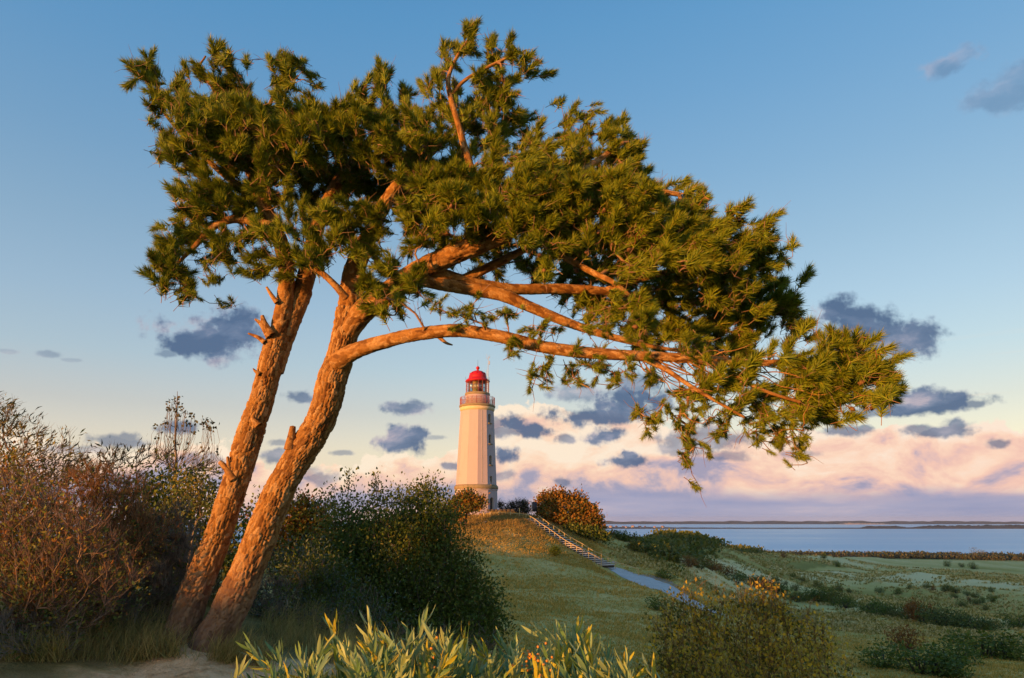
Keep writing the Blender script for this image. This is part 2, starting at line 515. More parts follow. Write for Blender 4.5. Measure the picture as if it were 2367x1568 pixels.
_cp = np.array(_cp)
_cf = _feat(_cp[:, 0], _cp[:, 1])
def _tps(r2):
    return np.where(r2 > 1e-12, .5 * r2 * np.log(np.maximum(r2, 1e-12)), 0)
def _solve():
    n = len(_cp)
    r2 = ((_cf[:, None] - _cf[None]) ** 2).sum(-1)
    K = _tps(r2) + np.eye(n) * 2e-3
    Q = np.concatenate([np.ones((n, 1)), _cf], 1)
    A = np.block([[K, Q], [Q.T, np.zeros((3, 3))]])
    # heights are fitted as slopes so that near and far weigh alike
    w = np.hypot(_cp[:, 0], _cp[:, 1]) + 6
    return np.linalg.solve(A, np.concatenate([_cp[:, 2] / w, np.zeros(3)]))
_cw = _solve()
RIDGES = []
def _seg(x, y, a, b):
    t = np.clip(((x - a[0]) * (b[0] - a[0]) + (y - a[1]) * (b[1] - a[1])) / ((b[0] - a[0]) ** 2 + (b[1] - a[1]) ** 2), 0, 1)
    return np.hypot(x - a[0] - t * (b[0] - a[0]), y - a[1] - t * (b[1] - a[1]))
def ground(x, y, detail=True):
    x = np.asarray(x, float); y = np.asarray(y, float)
    sh = x.shape
    x = x.ravel(); y = y.ravel()
    out = np.empty(len(x))
    for i in range(0, len(x), 20000):
        xs, ys = x[i:i + 20000], y[i:i + 20000]
        f = _feat(xs, ys)
        r2 = ((f[:, None] - _cf[None]) ** 2).sum(-1)
        z = _tps(r2) @ _cw[:-3] + _cw[-3] + f @ _cw[-2:]
        d = np.hypot(xs, ys)
        z = z * (d + 6)
        far = sstep(1700, 2600, d)
        z = z * (1 - far) + (-70) * far
        z = np.maximum(z, -72)
        # the height behind the camera that the low sun has to clear
        sb = xs * SUNH[0] + ys * SUNH[1]
        w = sstep(6, 48, sb)
        side = xs * -SUNH[1] + ys * SUNH[0]
        if RIDGES:
            z = z + np.max([qh * np.exp(-(_seg(xs, ys, qa, qb) / qw) ** 2) for qa, qb, qh, qw in RIDGES], axis=0)
        z = z * (1 - w) + w * (RIDGE + 9.0 * sstep(8, 130, side) + .25 * fbm(xyz(xs * .06, ys * .06), 3, 5))  # unseen rise, lifted on the right to keep the far shore shaded
        if detail:
            amp = np.clip((d - 4) * .012, 0, .25) * (1 - sstep(1000, 1300, d))
            z = z + amp * fbm(xyz(xs * .35, ys * .35), 3, 3) + .10 * np.clip((d - 3) / 6, 0, 1) * fbm(xyz(xs * .12, ys * .12), 2, 9)
            # old dunes rolling over the lowland
            dn = sstep(150, 260, d) * (1 - sstep(700, 950, d)) * sstep(.12, .3, _az(xs, ys))
            z = z + dn * 4.0 * fbm(xyz(xs * .011 + ys * .004, ys * .016), 3, 21)
            z = z + .05 * fbm(xyz(xs * 1.7, ys * 1.7), 3, 31) * np.clip(1.4 - d / 60, 0, 1)
        out[i:i + 20000] = z
    return out.reshape(sh)
RIDGE = 3.28
def gz(x, y):
    return float(ground(np.array([x]), np.array([y]))[0])
def gp(x, y, d):
    """on the ground below the sight line of (x, y) at distance d"""
    p = P(x, y, d)
    p[2] = gz(p[0], p[1])
    return p
def on_ground(x, y, d0=20, d1=1500):
    """where the sight line of (x, y) first meets the ground"""
    d = np.geomspace(d0, d1, 240)
    q = P(np.full(240, float(x)), np.full(240, float(y)), d)
    g = ground(q[:, 0], q[:, 1])
    b = np.nonzero(q[:, 2] <= g)[0]
    k = b[0] if len(b) else 239
    return np.array([q[k, 0], q[k, 1], g[k]])

# dune crests of the lowland, as they run in plan
DUNES = [([(1630, 1284), (1700, 1276), (1790, 1282), (1880, 1312)], 3.6, 36, -.6, 10),
         ([(1870, 1340), (1960, 1327), (2030, 1326), (2120, 1334), (2220, 1348), (2400, 1362)], 2.6, 15, 1.0, 8),
         ([(1590, 1310), (1700, 1330), (1790, 1345), (1860, 1370), (1940, 1382), (2040, 1402), (2140, 1420), (2300, 1445)], 1.5, 8, 1.0, 7),
         ([(1690, 1384), (1770, 1400), (1840, 1420), (1960, 1440)], .9, 3.5, 1.3, 6),
         ([(2050, 1352), (2200, 1362), (2400, 1380)], 1.4, 10, .5, 6),
         ([(1860, 1300), (2000, 1296), (2150, 1302), (2350, 1306)], 4.0, 26, .8, 4)]
_rl = []
for _pts, _hh, _ww, _st, _dy in DUNES:
    _q = [on_ground(x, y + _dy, 60) for x, y in _pts]
    for _i in range(len(_q) - 1):
        _rl.append((_q[_i][:2], _q[_i + 1][:2], _hh, _ww, _st))
RIDGES = [r[:4] for r in _rl]
def crest_value(x, y):
    v = np.zeros(len(x))
    for a, b, h, w, st in _rl:
        e = np.exp(-(_seg(x, y, a, b) / (w * 1.3)) ** 2) * st
        v = np.where(np.abs(e) > np.abs(v), e, v)
    return v
def mat_ground():
    m, T, out = material("grass_and_sand")
    pos = T.n('ShaderNodeNewGeometry').outputs['Position']
    sp = T.n('ShaderNodeSeparateXYZ')
    T.put(sp.inputs[0], pos)
    dist = T.vec('LENGTH', T.vec('MULTIPLY', pos, (1, 1, 0)))
    fine = T.noise(pos, 1.9, 8, .75)
    mid = T.noise(T.vec('MULTIPLY', pos, (1, 1, 2.5)), .16, 5, .6)
    big = T.noise(T.vec('MULTIPLY', pos, (1, .7, 1)), .022, 4, .55)
    huge = T.noise(T.vec('MULTIPLY', pos, (.6, 1.6, 1)), .0065, 4, .6)
    t = T.math('ADD', T.math('MULTIPLY', fine, .80), T.math('MULTIPLY_ADD', mid, .50, -.10))
    near = T.ramp(t, [(.33, (.28, .225, .046)), (.47, (.43, .325, .075)), (.58, (.58, .425, .135)), (.72, (.72, .54, .22))])
    t2 = T.math('ADD', T.math('MULTIPLY', fine, .50), T.math('ADD', T.math('MULTIPLY_ADD', big, .55, -.12), T.math('MULTIPLY', huge, .45)))
    dune = T.n('ShaderNodeAttribute', attribute_name="crest").outputs['Fac']
    t2 = T.math('ADD', t2, T.math('MULTIPLY', dune, .16))  # straw paler on crests; the colour also carries missing relief shading
    farc = T.ramp(t2, [(.42, (.25, .205, .046)), (.55, (.38, .30, .072)), (.68, (.55, .425, .135)), (.84, (.78, .61, .30))])
    c = T.mix(T.mrange(dist, 60, 190), near, farc)
    # trodden sand round the foot of the pine
    e = T.vec('MULTIPLY_ADD', T.vec('SUBTRACT', T.noise(pos, 1.4, 4, out=1), (.5, .5, .5)), (1.3, 1.1, 0), pos)
    q = T.vec('LENGTH', T.vec('MULTIPLY', T.vec('SUBTRACT', e, (-3.05, 7.95, 0)), (1 / 1.7, 1 / 1.15, 0)))
    sandm = T.mrange(q, 1.05, .72)
    sn = T.noise(pos, 9, 6, .7)
    sandc = T.ramp(T.math('ADD', T.math('MULTIPLY', sn, .7), T.math('MULTIPLY', T.noise(pos, 2.2, 4), .4)),
                   [(.36, (.38, .20, .085)), (.47, (.64, .38, .18)), (.60, (.82, .53, .28)), (.75, (.86, .60, .34))])
    c = T.mix(sandm, c, sandc)
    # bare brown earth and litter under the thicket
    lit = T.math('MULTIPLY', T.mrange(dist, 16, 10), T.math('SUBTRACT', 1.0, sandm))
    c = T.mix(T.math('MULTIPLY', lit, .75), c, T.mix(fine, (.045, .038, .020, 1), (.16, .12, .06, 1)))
    hgt = T.math('ADD', T.noise(pos, 3.0, 6, .7), T.math('MULTIPLY', T.noise(pos, 22, 3, .6), .25))
    nr = bump(T, hgt, .8, .12)
    T.L.new(principled(T, c, .95, .1, nr).outputs[0], out.inputs[0])
    return m

def build_ground():
    azs = np.concatenate([np.linspace(-180, -48, 34)[:-1], np.linspace(-48, 48, 420), np.linspace(48, 180, 34)[1:-1]])
    ds = np.concatenate([[.4, 1, 1.7, 2.5, 3.4, 4.3], np.geomspace(5.2, 26, 70), np.geomspace(26.5, 140, 150), np.geomspace(142, 1500, 130), np.geomspace(1560, 3000, 12), [7000, 15000]])
    a = np.radians(azs)[None]
    X = np.sin(a) * ds[:, None]
    Y = np.cos(a) * ds[:, None]
    Z = ground(X, Y)
    V = np.stack([X, Y, Z], -1).reshape(-1, 3)
    n, k = len(ds), len(azs)
    V = np.vstack([V, [[0, 0, gz(0, .1)]]])
    i = np.arange(n - 1)[:, None] * k
    j = np.arange(k)[None]
    j2 = (j + 1) % k
    Fq = np.stack([i + j, i + k + j, i + k + j2, i + j2], -1).reshape(-1, 4)
    c = len(V) - 1
    Ft = np.stack([np.full(k, c), np.arange(k), (np.arange(k) + 1) % k], -1)
    me = new_mesh("ground", V, [Fq, Ft[:, ::-1]], True)
    cr = fbm(xyz(V[:, 0] * .011 + V[:, 1] * .004, V[:, 1] * .016), 3, 21)
    cr = .35 * cr + crest_value(V[:, 0], V[:, 1])
    me.attributes.new("crest", 'FLOAT', 'POINT').data.foreach_set('value', cr.astype(np.float32))
    o = obj("ground", me, mat_ground())
    tag(o, kind='structure')
build_ground()

def mat_water():
    m, T, out = material("sea_water")
    pos = T.n('ShaderNodeNewGeometry').outputs['Position']
    n1 = T.noise(T.vec('MULTIPLY', pos, (.35, 1, 1)), .05, 5, .6)
    n2 = T.noise(T.vec('MULTIPLY', pos, (.4, 1, 1)), .4, 3, .6)
    nr = bump(T, T.math('ADD', n1, T.math('MULTIPLY', n2, .2)), .35, 4.0)
    wind = T.noise(T.vec('MULTIPLY', pos, (.0011, .004, 1)), 1.0, 4, .6)
    b = principled(T, T.mix(wind, (.23, .47, .66, 1), (.32, .58, .76, 1)), T.mrange(wind, .3, .7, .30, .5, 'LINEAR'), .5, nr)
    T.L.new(b.outputs[0], out.inputs[0])
    return m
def build_water():
    r = np.concatenate([np.geomspace(700, 15000, 30)])
    a = np.radians(np.linspace(-80, 80, 41))[None]
    V = np.stack([np.sin(a) * r[:, None], np.cos(a) * r[:, None], 0 * a + 0 * r[:, None] + SEA], -1).reshape(-1, 3)
    k = 41
    i = np.arange(len(r) - 1)[:, None] * k
    j = np.arange(k - 1)[None]
    Fq = np.stack([i + j, i + k + j, i + k + j + 1, i + j + 1], -1).reshape(-1, 4)
    o = obj("water", new_mesh("water", V, Fq[:, ::-1]), mat_water())
    tag(o, kind='structure')
build_water()

# ---------------------------------------------------------------- far coasts
M_FARWOOD = mat_plain("far_woodland", (.012, .020, .024), .9, .5, .006, .05)
M_FARLAND = mat_plain("far_low_land", (.07, .052, .040), .9, .45, .010, .05)
def coast(name, xs, tops, dist, width, mat, seed, rough=.45, kind='structure'):
    """a low strip of land: xs frame columns, tops its height in metres along them"""
    n = 260
    x = np.linspace(xs[0], xs[-1], n)
    h = np.interp(x, xs, tops)
    nn = vnoise(xyz(np.arange(n) * .9, 0, seed), seed) * .6 + vnoise(xyz(np.arange(n) * .25, 0, seed), seed + 3) * .8
    h = np.maximum(h * (1 - rough + rough * nn * 1.4), .0)
    rows = []
    for f, g in ((0, 0.0), (.06, .45), (.2, .9), (.5, 1.0), (.8, .8), (1, 0)):
        d = dist + f * width
        p = P(x, np.full(n, 1200.0), d)
        z = SEA - .5 + (h + .5) * g * (1 if g == 0 else (.8 + .4 * vnoise(xyz(np.arange(n) * .5, f * 9, seed), seed + 7)))
        rows.append(np.stack([p[:, 0], p[:, 1], z], -1))
    V = np.concatenate(rows)
    i = np.arange(len(rows) - 1)[:, None] * n
    j = np.arange(n - 1)[None]
    Fq = np.stack([i + j, i + j + 1, i + n + j + 1, i + n + j], -1).reshape(-1, 4)
    o = obj(name, new_mesh(name, V, Fq), mat)
    tag(o, kind=kind)
    return o
coast("far_coast", [900, 1395, 1500, 1600, 1750, 1900, 2050, 2200, 2367, 2800], [34, 35, 33, 30, 36, 33, 35, 32, 30, 32], 9000, 2500, M_FARWOOD, 1, .22)
coast("far_cliff", [1930, 1960, 2000, 2040, 2060], [0, 18, 14, 10, 0], 8600, 250, mat_plain("pale_cliff", (.42, .30, .20), .9, .3, .01), 2, .6)
coast("far_spit", [1300, 1395, 1500, 1560, 1640, 1750, 1880, 1985, 2000, 2080, 2090, 2130, 2200, 2367, 2700], [9, 9, 8, 4, 2.5, 1.6, 1.4, 2, 9, 9, 3, 8, 12, 13, 14], 4600, 700, M_FARLAND, 3)
coast("far_spit_wood", [1990, 2005, 2075, 2090, 2110, 2150, 2250, 2367, 2700], [0, 10, 9, 0, 0, 14, 17, 17, 20], 5000, 900, M_FARWOOD, 4)
M_FHOUSE = mat_plain("far_whitewash", (.34, .31, .30), .8, .1, .5)
M_FROOF = mat_plain("far_roof_tile", (.30, .11, .06), .8, .2, .5)
_hw = MB()
_hw.box((0, 0, 2.6), (14, 9, 5.2))
_hwm = _hw.mesh("far_house_wall")
_hr = MB()
_hr.add([[-7.4, -5, 5.1], [7.4, -5, 5.1], [7.4, 5, 5.1], [-7.4, 5, 5.1], [-7.4, 0, 9], [7.4, 0, 9]], [np.array([[0, 1, 5, 4], [2, 3, 4, 5], [0, 3, 2, 1]]), np.array([[0, 4, 3], [1, 2, 5]])])
_hrm = _hr.mesh("far_house_roof")
for i, x in enumerate([1402, 1411, 1424, 1440, 1447, 1462, 1478, 1490, 1512, 1531]):
    p = P(x, 1200, 4620 + 60 * (i % 4))
    t = thing("far_house", (p[0], p[1], SEA + 5.5 + (i % 3)), "tiny white house, %s from the left on the low spit across the water" % ["first", "second", "third", "fourth", "fifth", "sixth", "seventh", "eighth", "ninth", "tenth"][i], "house", "white houses on the far spit")
    t.rotation_euler = (0, 0, .5 * ((i * 7) % 5 - 2))
    t.scale = (1 + .5 * ((i * 3) % 4) / 3,) * 3
    obj("wall", _hwm, M_FHOUSE, t)
    obj("roof", _hrm, M_FROOF, t)

# ---------------------------------------------------------------- lighthouse
def mat_wash():
    m, T, out = material("weathered_whitewash")
    pos = T.n('ShaderNodeTexCoord').outputs['Object']
    streak = T.noise(T.vec('MULTIPLY', pos, (1, 1, .06)), 2.2, 5, .6)
    blot = T.noise(pos, .5, 5, .6)
    c = T.mix(T.math('MULTIPLY', T.mrange(streak, .5, .8), .5), (.42, .345, .365, 1), (.31, .245, .245, 1))
    c = T.mix(T.math('MULTIPLY', T.mrange(blot, .5, .8), .35), c, (.32, .265, .26, 1))
    T.L.new(principled(T, c, .85, .2, bump(T, T.noise(pos, 6, 4), .4, .02)).outputs[0], out.inputs[0])
    return m
M_WASH = mat_wash()
M_STONE = mat_plain("weathered_band_stone", (.25, .19, .11), .85, .35, 2.0, bumpd=.02)
M_RED = mat_plain("red_dome_paint", (.40, .008, .012), .5, .12, 2.0)
M_REDIRON = mat_plain("faded_red_railing_paint", (.30, .085, .07), .6, .2, 3.0)
M_DARKRED = mat_plain("dark_red_curtain", (.22, .012, .012), .8, .2, 2.0)
M_IRON = mat_plain("dark_iron", (.07, .055, .045), .6, .3, 4.0)
M_LENS = mat_plain("amber_lens_glass", (.62, .42, .10), .15, .3, 3.0, .6)
M_PALEMETAL = mat_plain("pale_galvanised_metal", (.42, .38, .36), .5, .15, 5.0)
M_FRAME = mat_plain("pale_window_frame", (.50, .43, .36), .7, .1, 5.0)
def mat_glass(name, tint, mixf):
    m, T, out = material(name)
    g = T.n('ShaderNodeBsdfGlossy')
    g.inputs['Roughness'].default_value = .05
    tr = T.n('ShaderNodeBsdfTransparent')
    tr.inputs[0].default_value = tint
    mx = T.n('ShaderNodeMixShader')
    mx.inputs[0].default_value = mixf
    T.L.new(tr.outputs[0], mx.inputs[1])
    T.L.new(g.outputs[0], mx.inputs[2])
    T.L.new(mx.outputs[0], out.inputs[0])
    return m
M_LGLASS = mat_glass("lantern_glass", (.86, .92, .94, 1), .12)
M_WGLASS = mat_plain("dark_window_glass", (.03, .03, .035), .08, .2, 2.0, .6)

def build_lighthouse():
    LD = 130.0
    Cx = float(P(1100, 1190, LD)[0])
    zz = lambda y: float(P(1100, y, LD)[2])
    s = PXM(1100, 1050, LD)
    base = gz(Cx, LD)
    z0 = min(base, zz(1190)) - .3
    t = thing("lighthouse", (Cx, LD, z0), "tall pale twelve-sided lighthouse with red domed lantern on the hilltop", "lighthouse")
    L = lambda y: zz(y) - z0
    N = 12
    off = math.radians(-90 + 6)           # a corner 6 degrees to the right of facing the camera
    ang = lambda k: off + k * 2 * math.pi / N
    prof = [(50.5 * s, 0), (50.5 * s, L(1184)), (49 * s, L(1183)), (48.2 * s, L(1131)), (46.6 * s, L(1122)), (39.0 * s, L(953)), (39.0 * s, L(949))]
    # shaft: twelve faces, the third to the right pierced by four windows, and a door below
    WK = 1                                  # face index with the openings: between corner 1 and 2
    holes = []
    for cyw, hw, hh in ((971, .36, 1.75), (1018, .36, 1.75), (1066, .36, 1.75), (1112, .35, 1.6)):
        holes.append((L(cyw) - hh / 2, hh, hw))
    door = (L(1181), 2.35, .50)
    def radius(z):
        zs = [p[1] for p in prof]; rs = [p[0] for p in prof]
        return float(np.interp(z, zs, rs))
    shaft = MB()
    def facept(k, sx, z):
        """point on face k, sx metres right of its middle as seen from outside"""
        r = radius(z)
        a0, a1 = ang(k), ang(k + 1)
        p0 = np.array([math.cos(a0) * r, math.sin(a0) * r, z]); p1 = np.array([math.cos(a1) * r, math.sin(a1) * r, z])
        m = (p0 + p1) / 2
        u = unit(p1 - p0)
        return m + u * sx
    def half(z):
        return radius(z) * math.sin(math.pi / N)
    zlist = [p[1] for p in prof]
    for k in range(N):
        if k == WK:
            lev = []
            for z in zlist:
                lev.append((z, 0.0))
            for (zb, hh, hw) in holes + [door]:
                zs = zb + hh - hw
                lev += [(zb, 0.0), (zb, hw), (zs, hw)]
                for i in range(1, 7):
                    a = i / 6 * math.pi / 2
                    lev.append((zs + hw * math.sin(a), hw * math.cos(a) if i < 6 else 0.0))
            lev.sort(key=lambda q: (q[0],))
            # keep the order around a sill: closed edge first, then the open one
            for i in range(len(lev) - 1):
                (za, ha), (zb_, hb) = lev[i], lev[i + 1]
                if zb_ - za < 1e-6:
                    continue
                for sg in (-1, 1):
                    q = [facept(k, sg * ha, za), facept(k, sg * half(za), za), facept(k, sg * half(zb_), zb_), facept(k, sg * hb, zb_)]
                    if sg < 0: q = q[::-1]
                    shaft.add(q, np.array([[0, 1, 2, 3]]))
            continue
        for i in range(len(zlist) - 1):
            shaft.add([facept(k, -half(zlist[i]), zlist[i]), facept(k, half(zlist[i]), zlist[i]), facept(k, half(zlist[i + 1]), zlist[i + 1]), facept(k, -half(zlist[i + 1]), zlist[i + 1])], np.array([[0, 1, 2, 3]]))
    sh = obj("shaft", shaft.mesh("shaft"), M_WASH, t)
    # openings
    for n, (zb, hh, hw) in enumerate(holes + [door]):
        isdoor = n == len(holes)
        a = (ang(WK) + ang(WK + 1)) / 2
        nrm = np.array([math.cos(a), math.sin(a), 0])
        out = [(-hw, zb), (hw, zb)]
        zs = zb + hh - hw
        arc = [(hw * math.cos(i / 10 * math.pi), zs + hw * math.sin(i / 10 * math.pi)) for i in range(11)]
        loop = out + arc
        n_ = len(loop)
        dep = .42
        A = np.array([facept(WK, q[0], q[1]) for q in loop])
        B = A - nrm * dep
        i = np.arange(n_); j = (i + 1) % n_
        rv = new_mesh("window_reveal", np.vstack([A, B]), np.stack([i, i + n_, j + n_, j], -1))
        w = obj("door" if isdoor else "window", rv, M_FRAME, t)
        pane = MB()
        Bp = A - nrm * (dep - .04)
        pane.add(np.vstack([Bp, Bp.mean(0)[None]]), np.stack([i, j, np.full(n_, n_)], -1))
        if isdoor:
            obj("door_leaf", pane.mesh("door_leaf"), M_IRON, w)
        else:
            obj("pane", pane.mesh("pane"), M_WGLASS, w)
            fr = MB()
            c0, c1 = facept(WK, 0, zb) - nrm * .33, facept(WK, 0, zb + hh) - nrm * .33
            fr.seg(c0, c1, .03, .03, 4)
            for f in (.35, .7):
                fr.seg(facept(WK, -hw, zb + hh * f) - nrm * .33, facept(WK, hw, zb + hh * f) - nrm * .33, .025, .025, 4)
            obj("glazing_bar", fr.mesh("glazing_bar"), M_FRAME, w)
            sl = MB()
            u = unit(facept(WK, 1, zb) - facept(WK, 0, zb))
            sl.box(facept(WK, 0, zb - .07) + nrm * .06, (hw * 2 + .3, .3, .14), math.atan2(u[1], u[0]))
            obj("sill", sl.mesh("sill"), M_STONE, w)
    def ring(name, pr, mat, sides=N, par=t, o_=off):
        m = MB()
        pr = [(0.01, pr[0][1])] + pr + [(0.01, pr[-1][1])]
        m.lathe(pr, sides, off=o_)
        return obj(name, m.mesh(name), mat, par)
    ring("plinth", [(56 * s, 0), (56 * s, L(1186.5)), (53 * s, L(1186)), (53 * s, L(1183.5))], M_WASH)
    ring("base_band", [(50.0 * s, L(1131.5)), (50.4 * s, L(1129)), (50.4 * s, L(1125.5)), (47.2 * s, L(1121.5))], M_STONE)
    ring("base_moulding", [(48.7 * s, L(1135)), (49.6 * s, L(1131.7))], M_WASH)
    ring("cornice_moulding", [(39.3 * s, L(952)), (41.0 * s, L(948)), (41.2 * s, L(943.5))], mat_plain("cream_moulding", (.60, .46, .28), .8, .2, 2.0))
    ring("gallery_deck", [(41.6 * s, L(943.3)), (42.6 * s, L(942)), (42.6 * s, L(938.6)), (41.6 * s, L(938))], M_STONE)
    # gallery railing: panels of crossed bars between posts
    rail = obj("gallery_railing", None, None, t)
    zr0, zr1 = L(937.9), L(920)
    R = 40.8 * s
    nps = 24
    pm = MB().seg((0, 0, 0), (0, 0, zr1 - zr0), .04, .04, 5).mesh("railing_post")
    pan = MB()
    w_ = 2 * R * math.sin(math.pi / nps)
    h_ = zr1 - zr0
    for z in (.12, h_ * .52, h_ - .02):
        pan.seg((-w_ / 2, 0, z), (w_ / 2, 0, z), .025, .025, 4)
    for i in range(3):
        xa, xb = -w_ / 2 + w_ * i / 3, -w_ / 2 + w_ * (i + 1) / 3
        for z0_, z1_ in ((.12, h_ * .52), (h_ * .52, h_ - .02)):
            pan.seg((xa, 0, z0_), (xb, 0, z1_), .015, .015, 4)
            pan.seg((xa, 0, z1_), (xb, 0, z0_), .015, .015, 4)
    panm = pan.mesh("railing_panel")
    for k in range(nps):
        a = k / nps * 2 * math.pi
        p = obj("post", pm, M_REDIRON, rail, (R * math.cos(a), R * math.sin(a), zr0))
        am = a + math.pi / nps
        q = obj("lattice_panel", panm, M_REDIRON, rail, (R * math.cos(math.pi / nps) * math.cos(am), R * math.cos(math.pi / nps) * math.sin(am), zr0))
        q.rotation_euler = (0, 0, am + math.pi / 2)
    # lantern
    ring("lantern_base", [(28.5 * s, L(938)), (28.5 * s, L(915.5)), (28 * s, L(915))], M_WASH, 24)
    ring("lantern_ring", [(29.0 * s, L(914.9)), (29.6 * s, L(914)), (29.6 * s, L(910.5)), (27 * s, L(909))], M_STONE, 24)
    zg0, zg1 = L(909), L(881)
    lan = obj("lantern_glazing", None, None, t)
    gr = 21.5 * s
    np_ = 12
    pv = np.array([[-1, 0, 0], [1, 0, 0], [1, 0, 1], [-1, 0, 1]], float) * [gr * math.sin(math.pi / np_) * .97, 1, zg1 - zg0]
    pg = new_mesh("lantern_pane", np.vstack([pv, pv + [0, .03, 0]]), np.array([[0, 1, 2, 3], [4, 7, 6, 5], [0, 4, 5, 1], [3, 2, 6, 7], [0, 3, 7, 4], [1, 5, 6, 2]]))
    mul = MB()
    mul.seg((0, 0, 0), (0, 0, zg1 - zg0), .05, .05, 4)
    mulm = mul.mesh("mullion")
    for k in range(np_):
        a = (k + .5) / np_ * 2 * math.pi
        g = obj("pane", pg, M_LGLASS, lan, (gr * math.cos(math.pi / np_) * math.cos(a), gr * math.cos(math.pi / np_) * math.sin(a), zg0))
        g.rotation_euler = (0, 0, a + math.pi / 2)
        a2 = k / np_ * 2 * math.pi
        obj("mullion", mulm, M_IRON, lan, (gr * math.cos(a2), gr * math.sin(a2), zg0))
    cage = MB()
    cr = 27.0 * s
    for k in range(16):
        a = (k + .3) / 16 * 2 * math.pi
        cage.seg((cr * math.cos(a), cr * math.sin(a), zg0), (cr * math.cos(a), cr * math.sin(a), zg1), .045, .045, 4)
        for f in (.3, .62):
            b = (k + 1.3) / 16 * 2 * math.pi
            z = zg0 + (zg1 - zg0) * f
            cage.seg((cr * math.cos(a), cr * math.sin(a), z), (cr * math.cos(b), cr * math.sin(b), z), .03, .03, 4)
    obj("lantern_cage", cage.mesh("lantern_cage"), M_REDIRON, t)
    lens = MB()
    lens.lathe([(.01, zg0), (.5, zg0 + .05)] + [(.5 + .28 * math.sin(f * math.pi) + .05 * (i % 2), zg0 + .2 + (zg1 - zg0 - .4) * f) for i, f in enumerate(np.linspace(0, 1, 13))] + [(.5, zg1 - .05), (.01, zg1)], 16, (-.35, -.2, 0))
    obj("lens", lens.mesh("lens"), M_LENS, t)
    cur = MB()
    a = np.radians(np.linspace(-80, 40, 16))
    rr = 1.05 + .06 * np.cos(np.arange(16) * math.pi)
    A = np.stack([rr * np.cos(a), rr * np.sin(a), np.full(16, zg0 + .02)], -1)
    B = A + [0, 0, zg1 - zg0 - .05]
    A2, B2 = A * [.96, .96, 1], B * [.96, .96, 1]
    i = np.arange(15)
    cur.add(np.vstack([A, B, A2, B2]), np.concatenate([np.stack([i, i + 1, i + 17, i + 16], -1), np.stack([i + 32, i + 48, i + 49, i + 33], -1)]))
    obj("curtain", cur.mesh("curtain"), M_DARKRED, t)
    # dome
    ze = L(883)
    dm = MB()
    pr = [(.01, ze + .02), (29 * s, ze), (29.3 * s, ze + .12), (26 * s, ze + .42), (21.4 * s, ze + .62), (21.4 * s, ze + .85)]
    zd = ze + .85
    hd = L(857) - zd
    for f in np.linspace(0.08, .96, 12):
        an = f * math.pi / 2
        pr.append((21.2 * s * math.cos(an) ** .9, zd + hd * math.sin(an)))
    pr += [(2.6 * s, L(857.5)), (2.3 * s, L(855))]
    zc, rb = L(851), 4.4 * s
    for f in np.linspace(-.75, 1, 9):
        an = f * math.pi / 2
        pr.append((max(.01, rb * math.cos(an)), zc + rb * math.sin(an)))
    dm.lathe(pr, 32)
    obj("dome", dm.mesh("dome", smooth=True), M_RED, t)
    vm = MB().seg((0, 0, 0), (1.3 * s, 0, .05), .13, .13, 8).mesh("dome_vent")
    for k in range(10):
        an = k / 10 * 2 * math.pi + .2
        obj("dome_vent", vm, M_RED, t, (18.0 * s * math.cos(an), 18.0 * s * math.sin(an), zd + hd * .55)).rotation_euler = (0, 0, an)
    rod = MB().seg((0, 0, L(847)), (0, 0, L(832)), .035, .02, 5)
    obj("lightning_rod", rod.mesh("lightning_rod"), M_IRON, t)
    sm = MB().seg((0, 0, 0), (2.5 * s, 0, .65), .03, .02, 4).mesh("eave_spike")
    for k in range(8):
        an = k / 8 * 2 * math.pi + .4
        obj("eave_spike", sm, M_IRON, t, (28.5 * s * math.cos(an), 28.5 * s * math.sin(an), ze + .1)).rotation_euler = (0, 0, an)
    # antenna mast clamped to the gallery on the right
    mx, my = 25 * s, -14 * s
    an = MB()
    an.seg((mx, my, L(938)), (mx, my, L(860)), .09, .07, 6)
    an.seg((mx, my, L(860)), (mx + .06, my, L(826)), .05, .03, 5)
    an.seg((mx, my, L(870)), (mx - .28, my, L(870)), .03, .03, 4)
    an.seg((mx - .28, my, L(872)), (mx - .28, my, L(858)), .03, .03, 4)
    an.seg((mx, my, L(845)), (mx + .25, my, L(843)), .03, .03, 4)
    an.seg((mx + .25, my, L(846)), (mx + .25, my, L(838)), .10, .10, 6)
    an.seg((mx, my, L(834)), (mx - .28, my, L(831)), .03, .03, 4)
    an.seg((mx - .28, my, L(832)), (mx - .28, my, L(822)), .025, .02, 4)
    an.seg((mx, my, L(832)), (mx + .3, my, L(829)), .03, .03, 4)
    an.seg((mx + .3, my, L(831)), (mx + .3, my, L(824)), .025, .02, 4)
    obj("antenna_mast", an.mesh("antenna_mast"), M_PALEMETAL, t)
    # downpipe seam on the face turned to the camera
    dp = MB()
    q0, q1 = facept(0, -.05, L(1118)), facept(0, -.05, L(953))
    nr = unit(np.array([math.cos((ang(0) + ang(1)) / 2), math.sin((ang(0) + ang(1)) / 2), 0]))
    dp.seg(q0 + nr * .03, q1 + nr * .03, .035, .035, 5)
    obj("downpipe", dp.mesh("downpipe"), M_FRAME, t)
    return Cx, LD
LHX, LHY = build_lighthouse()

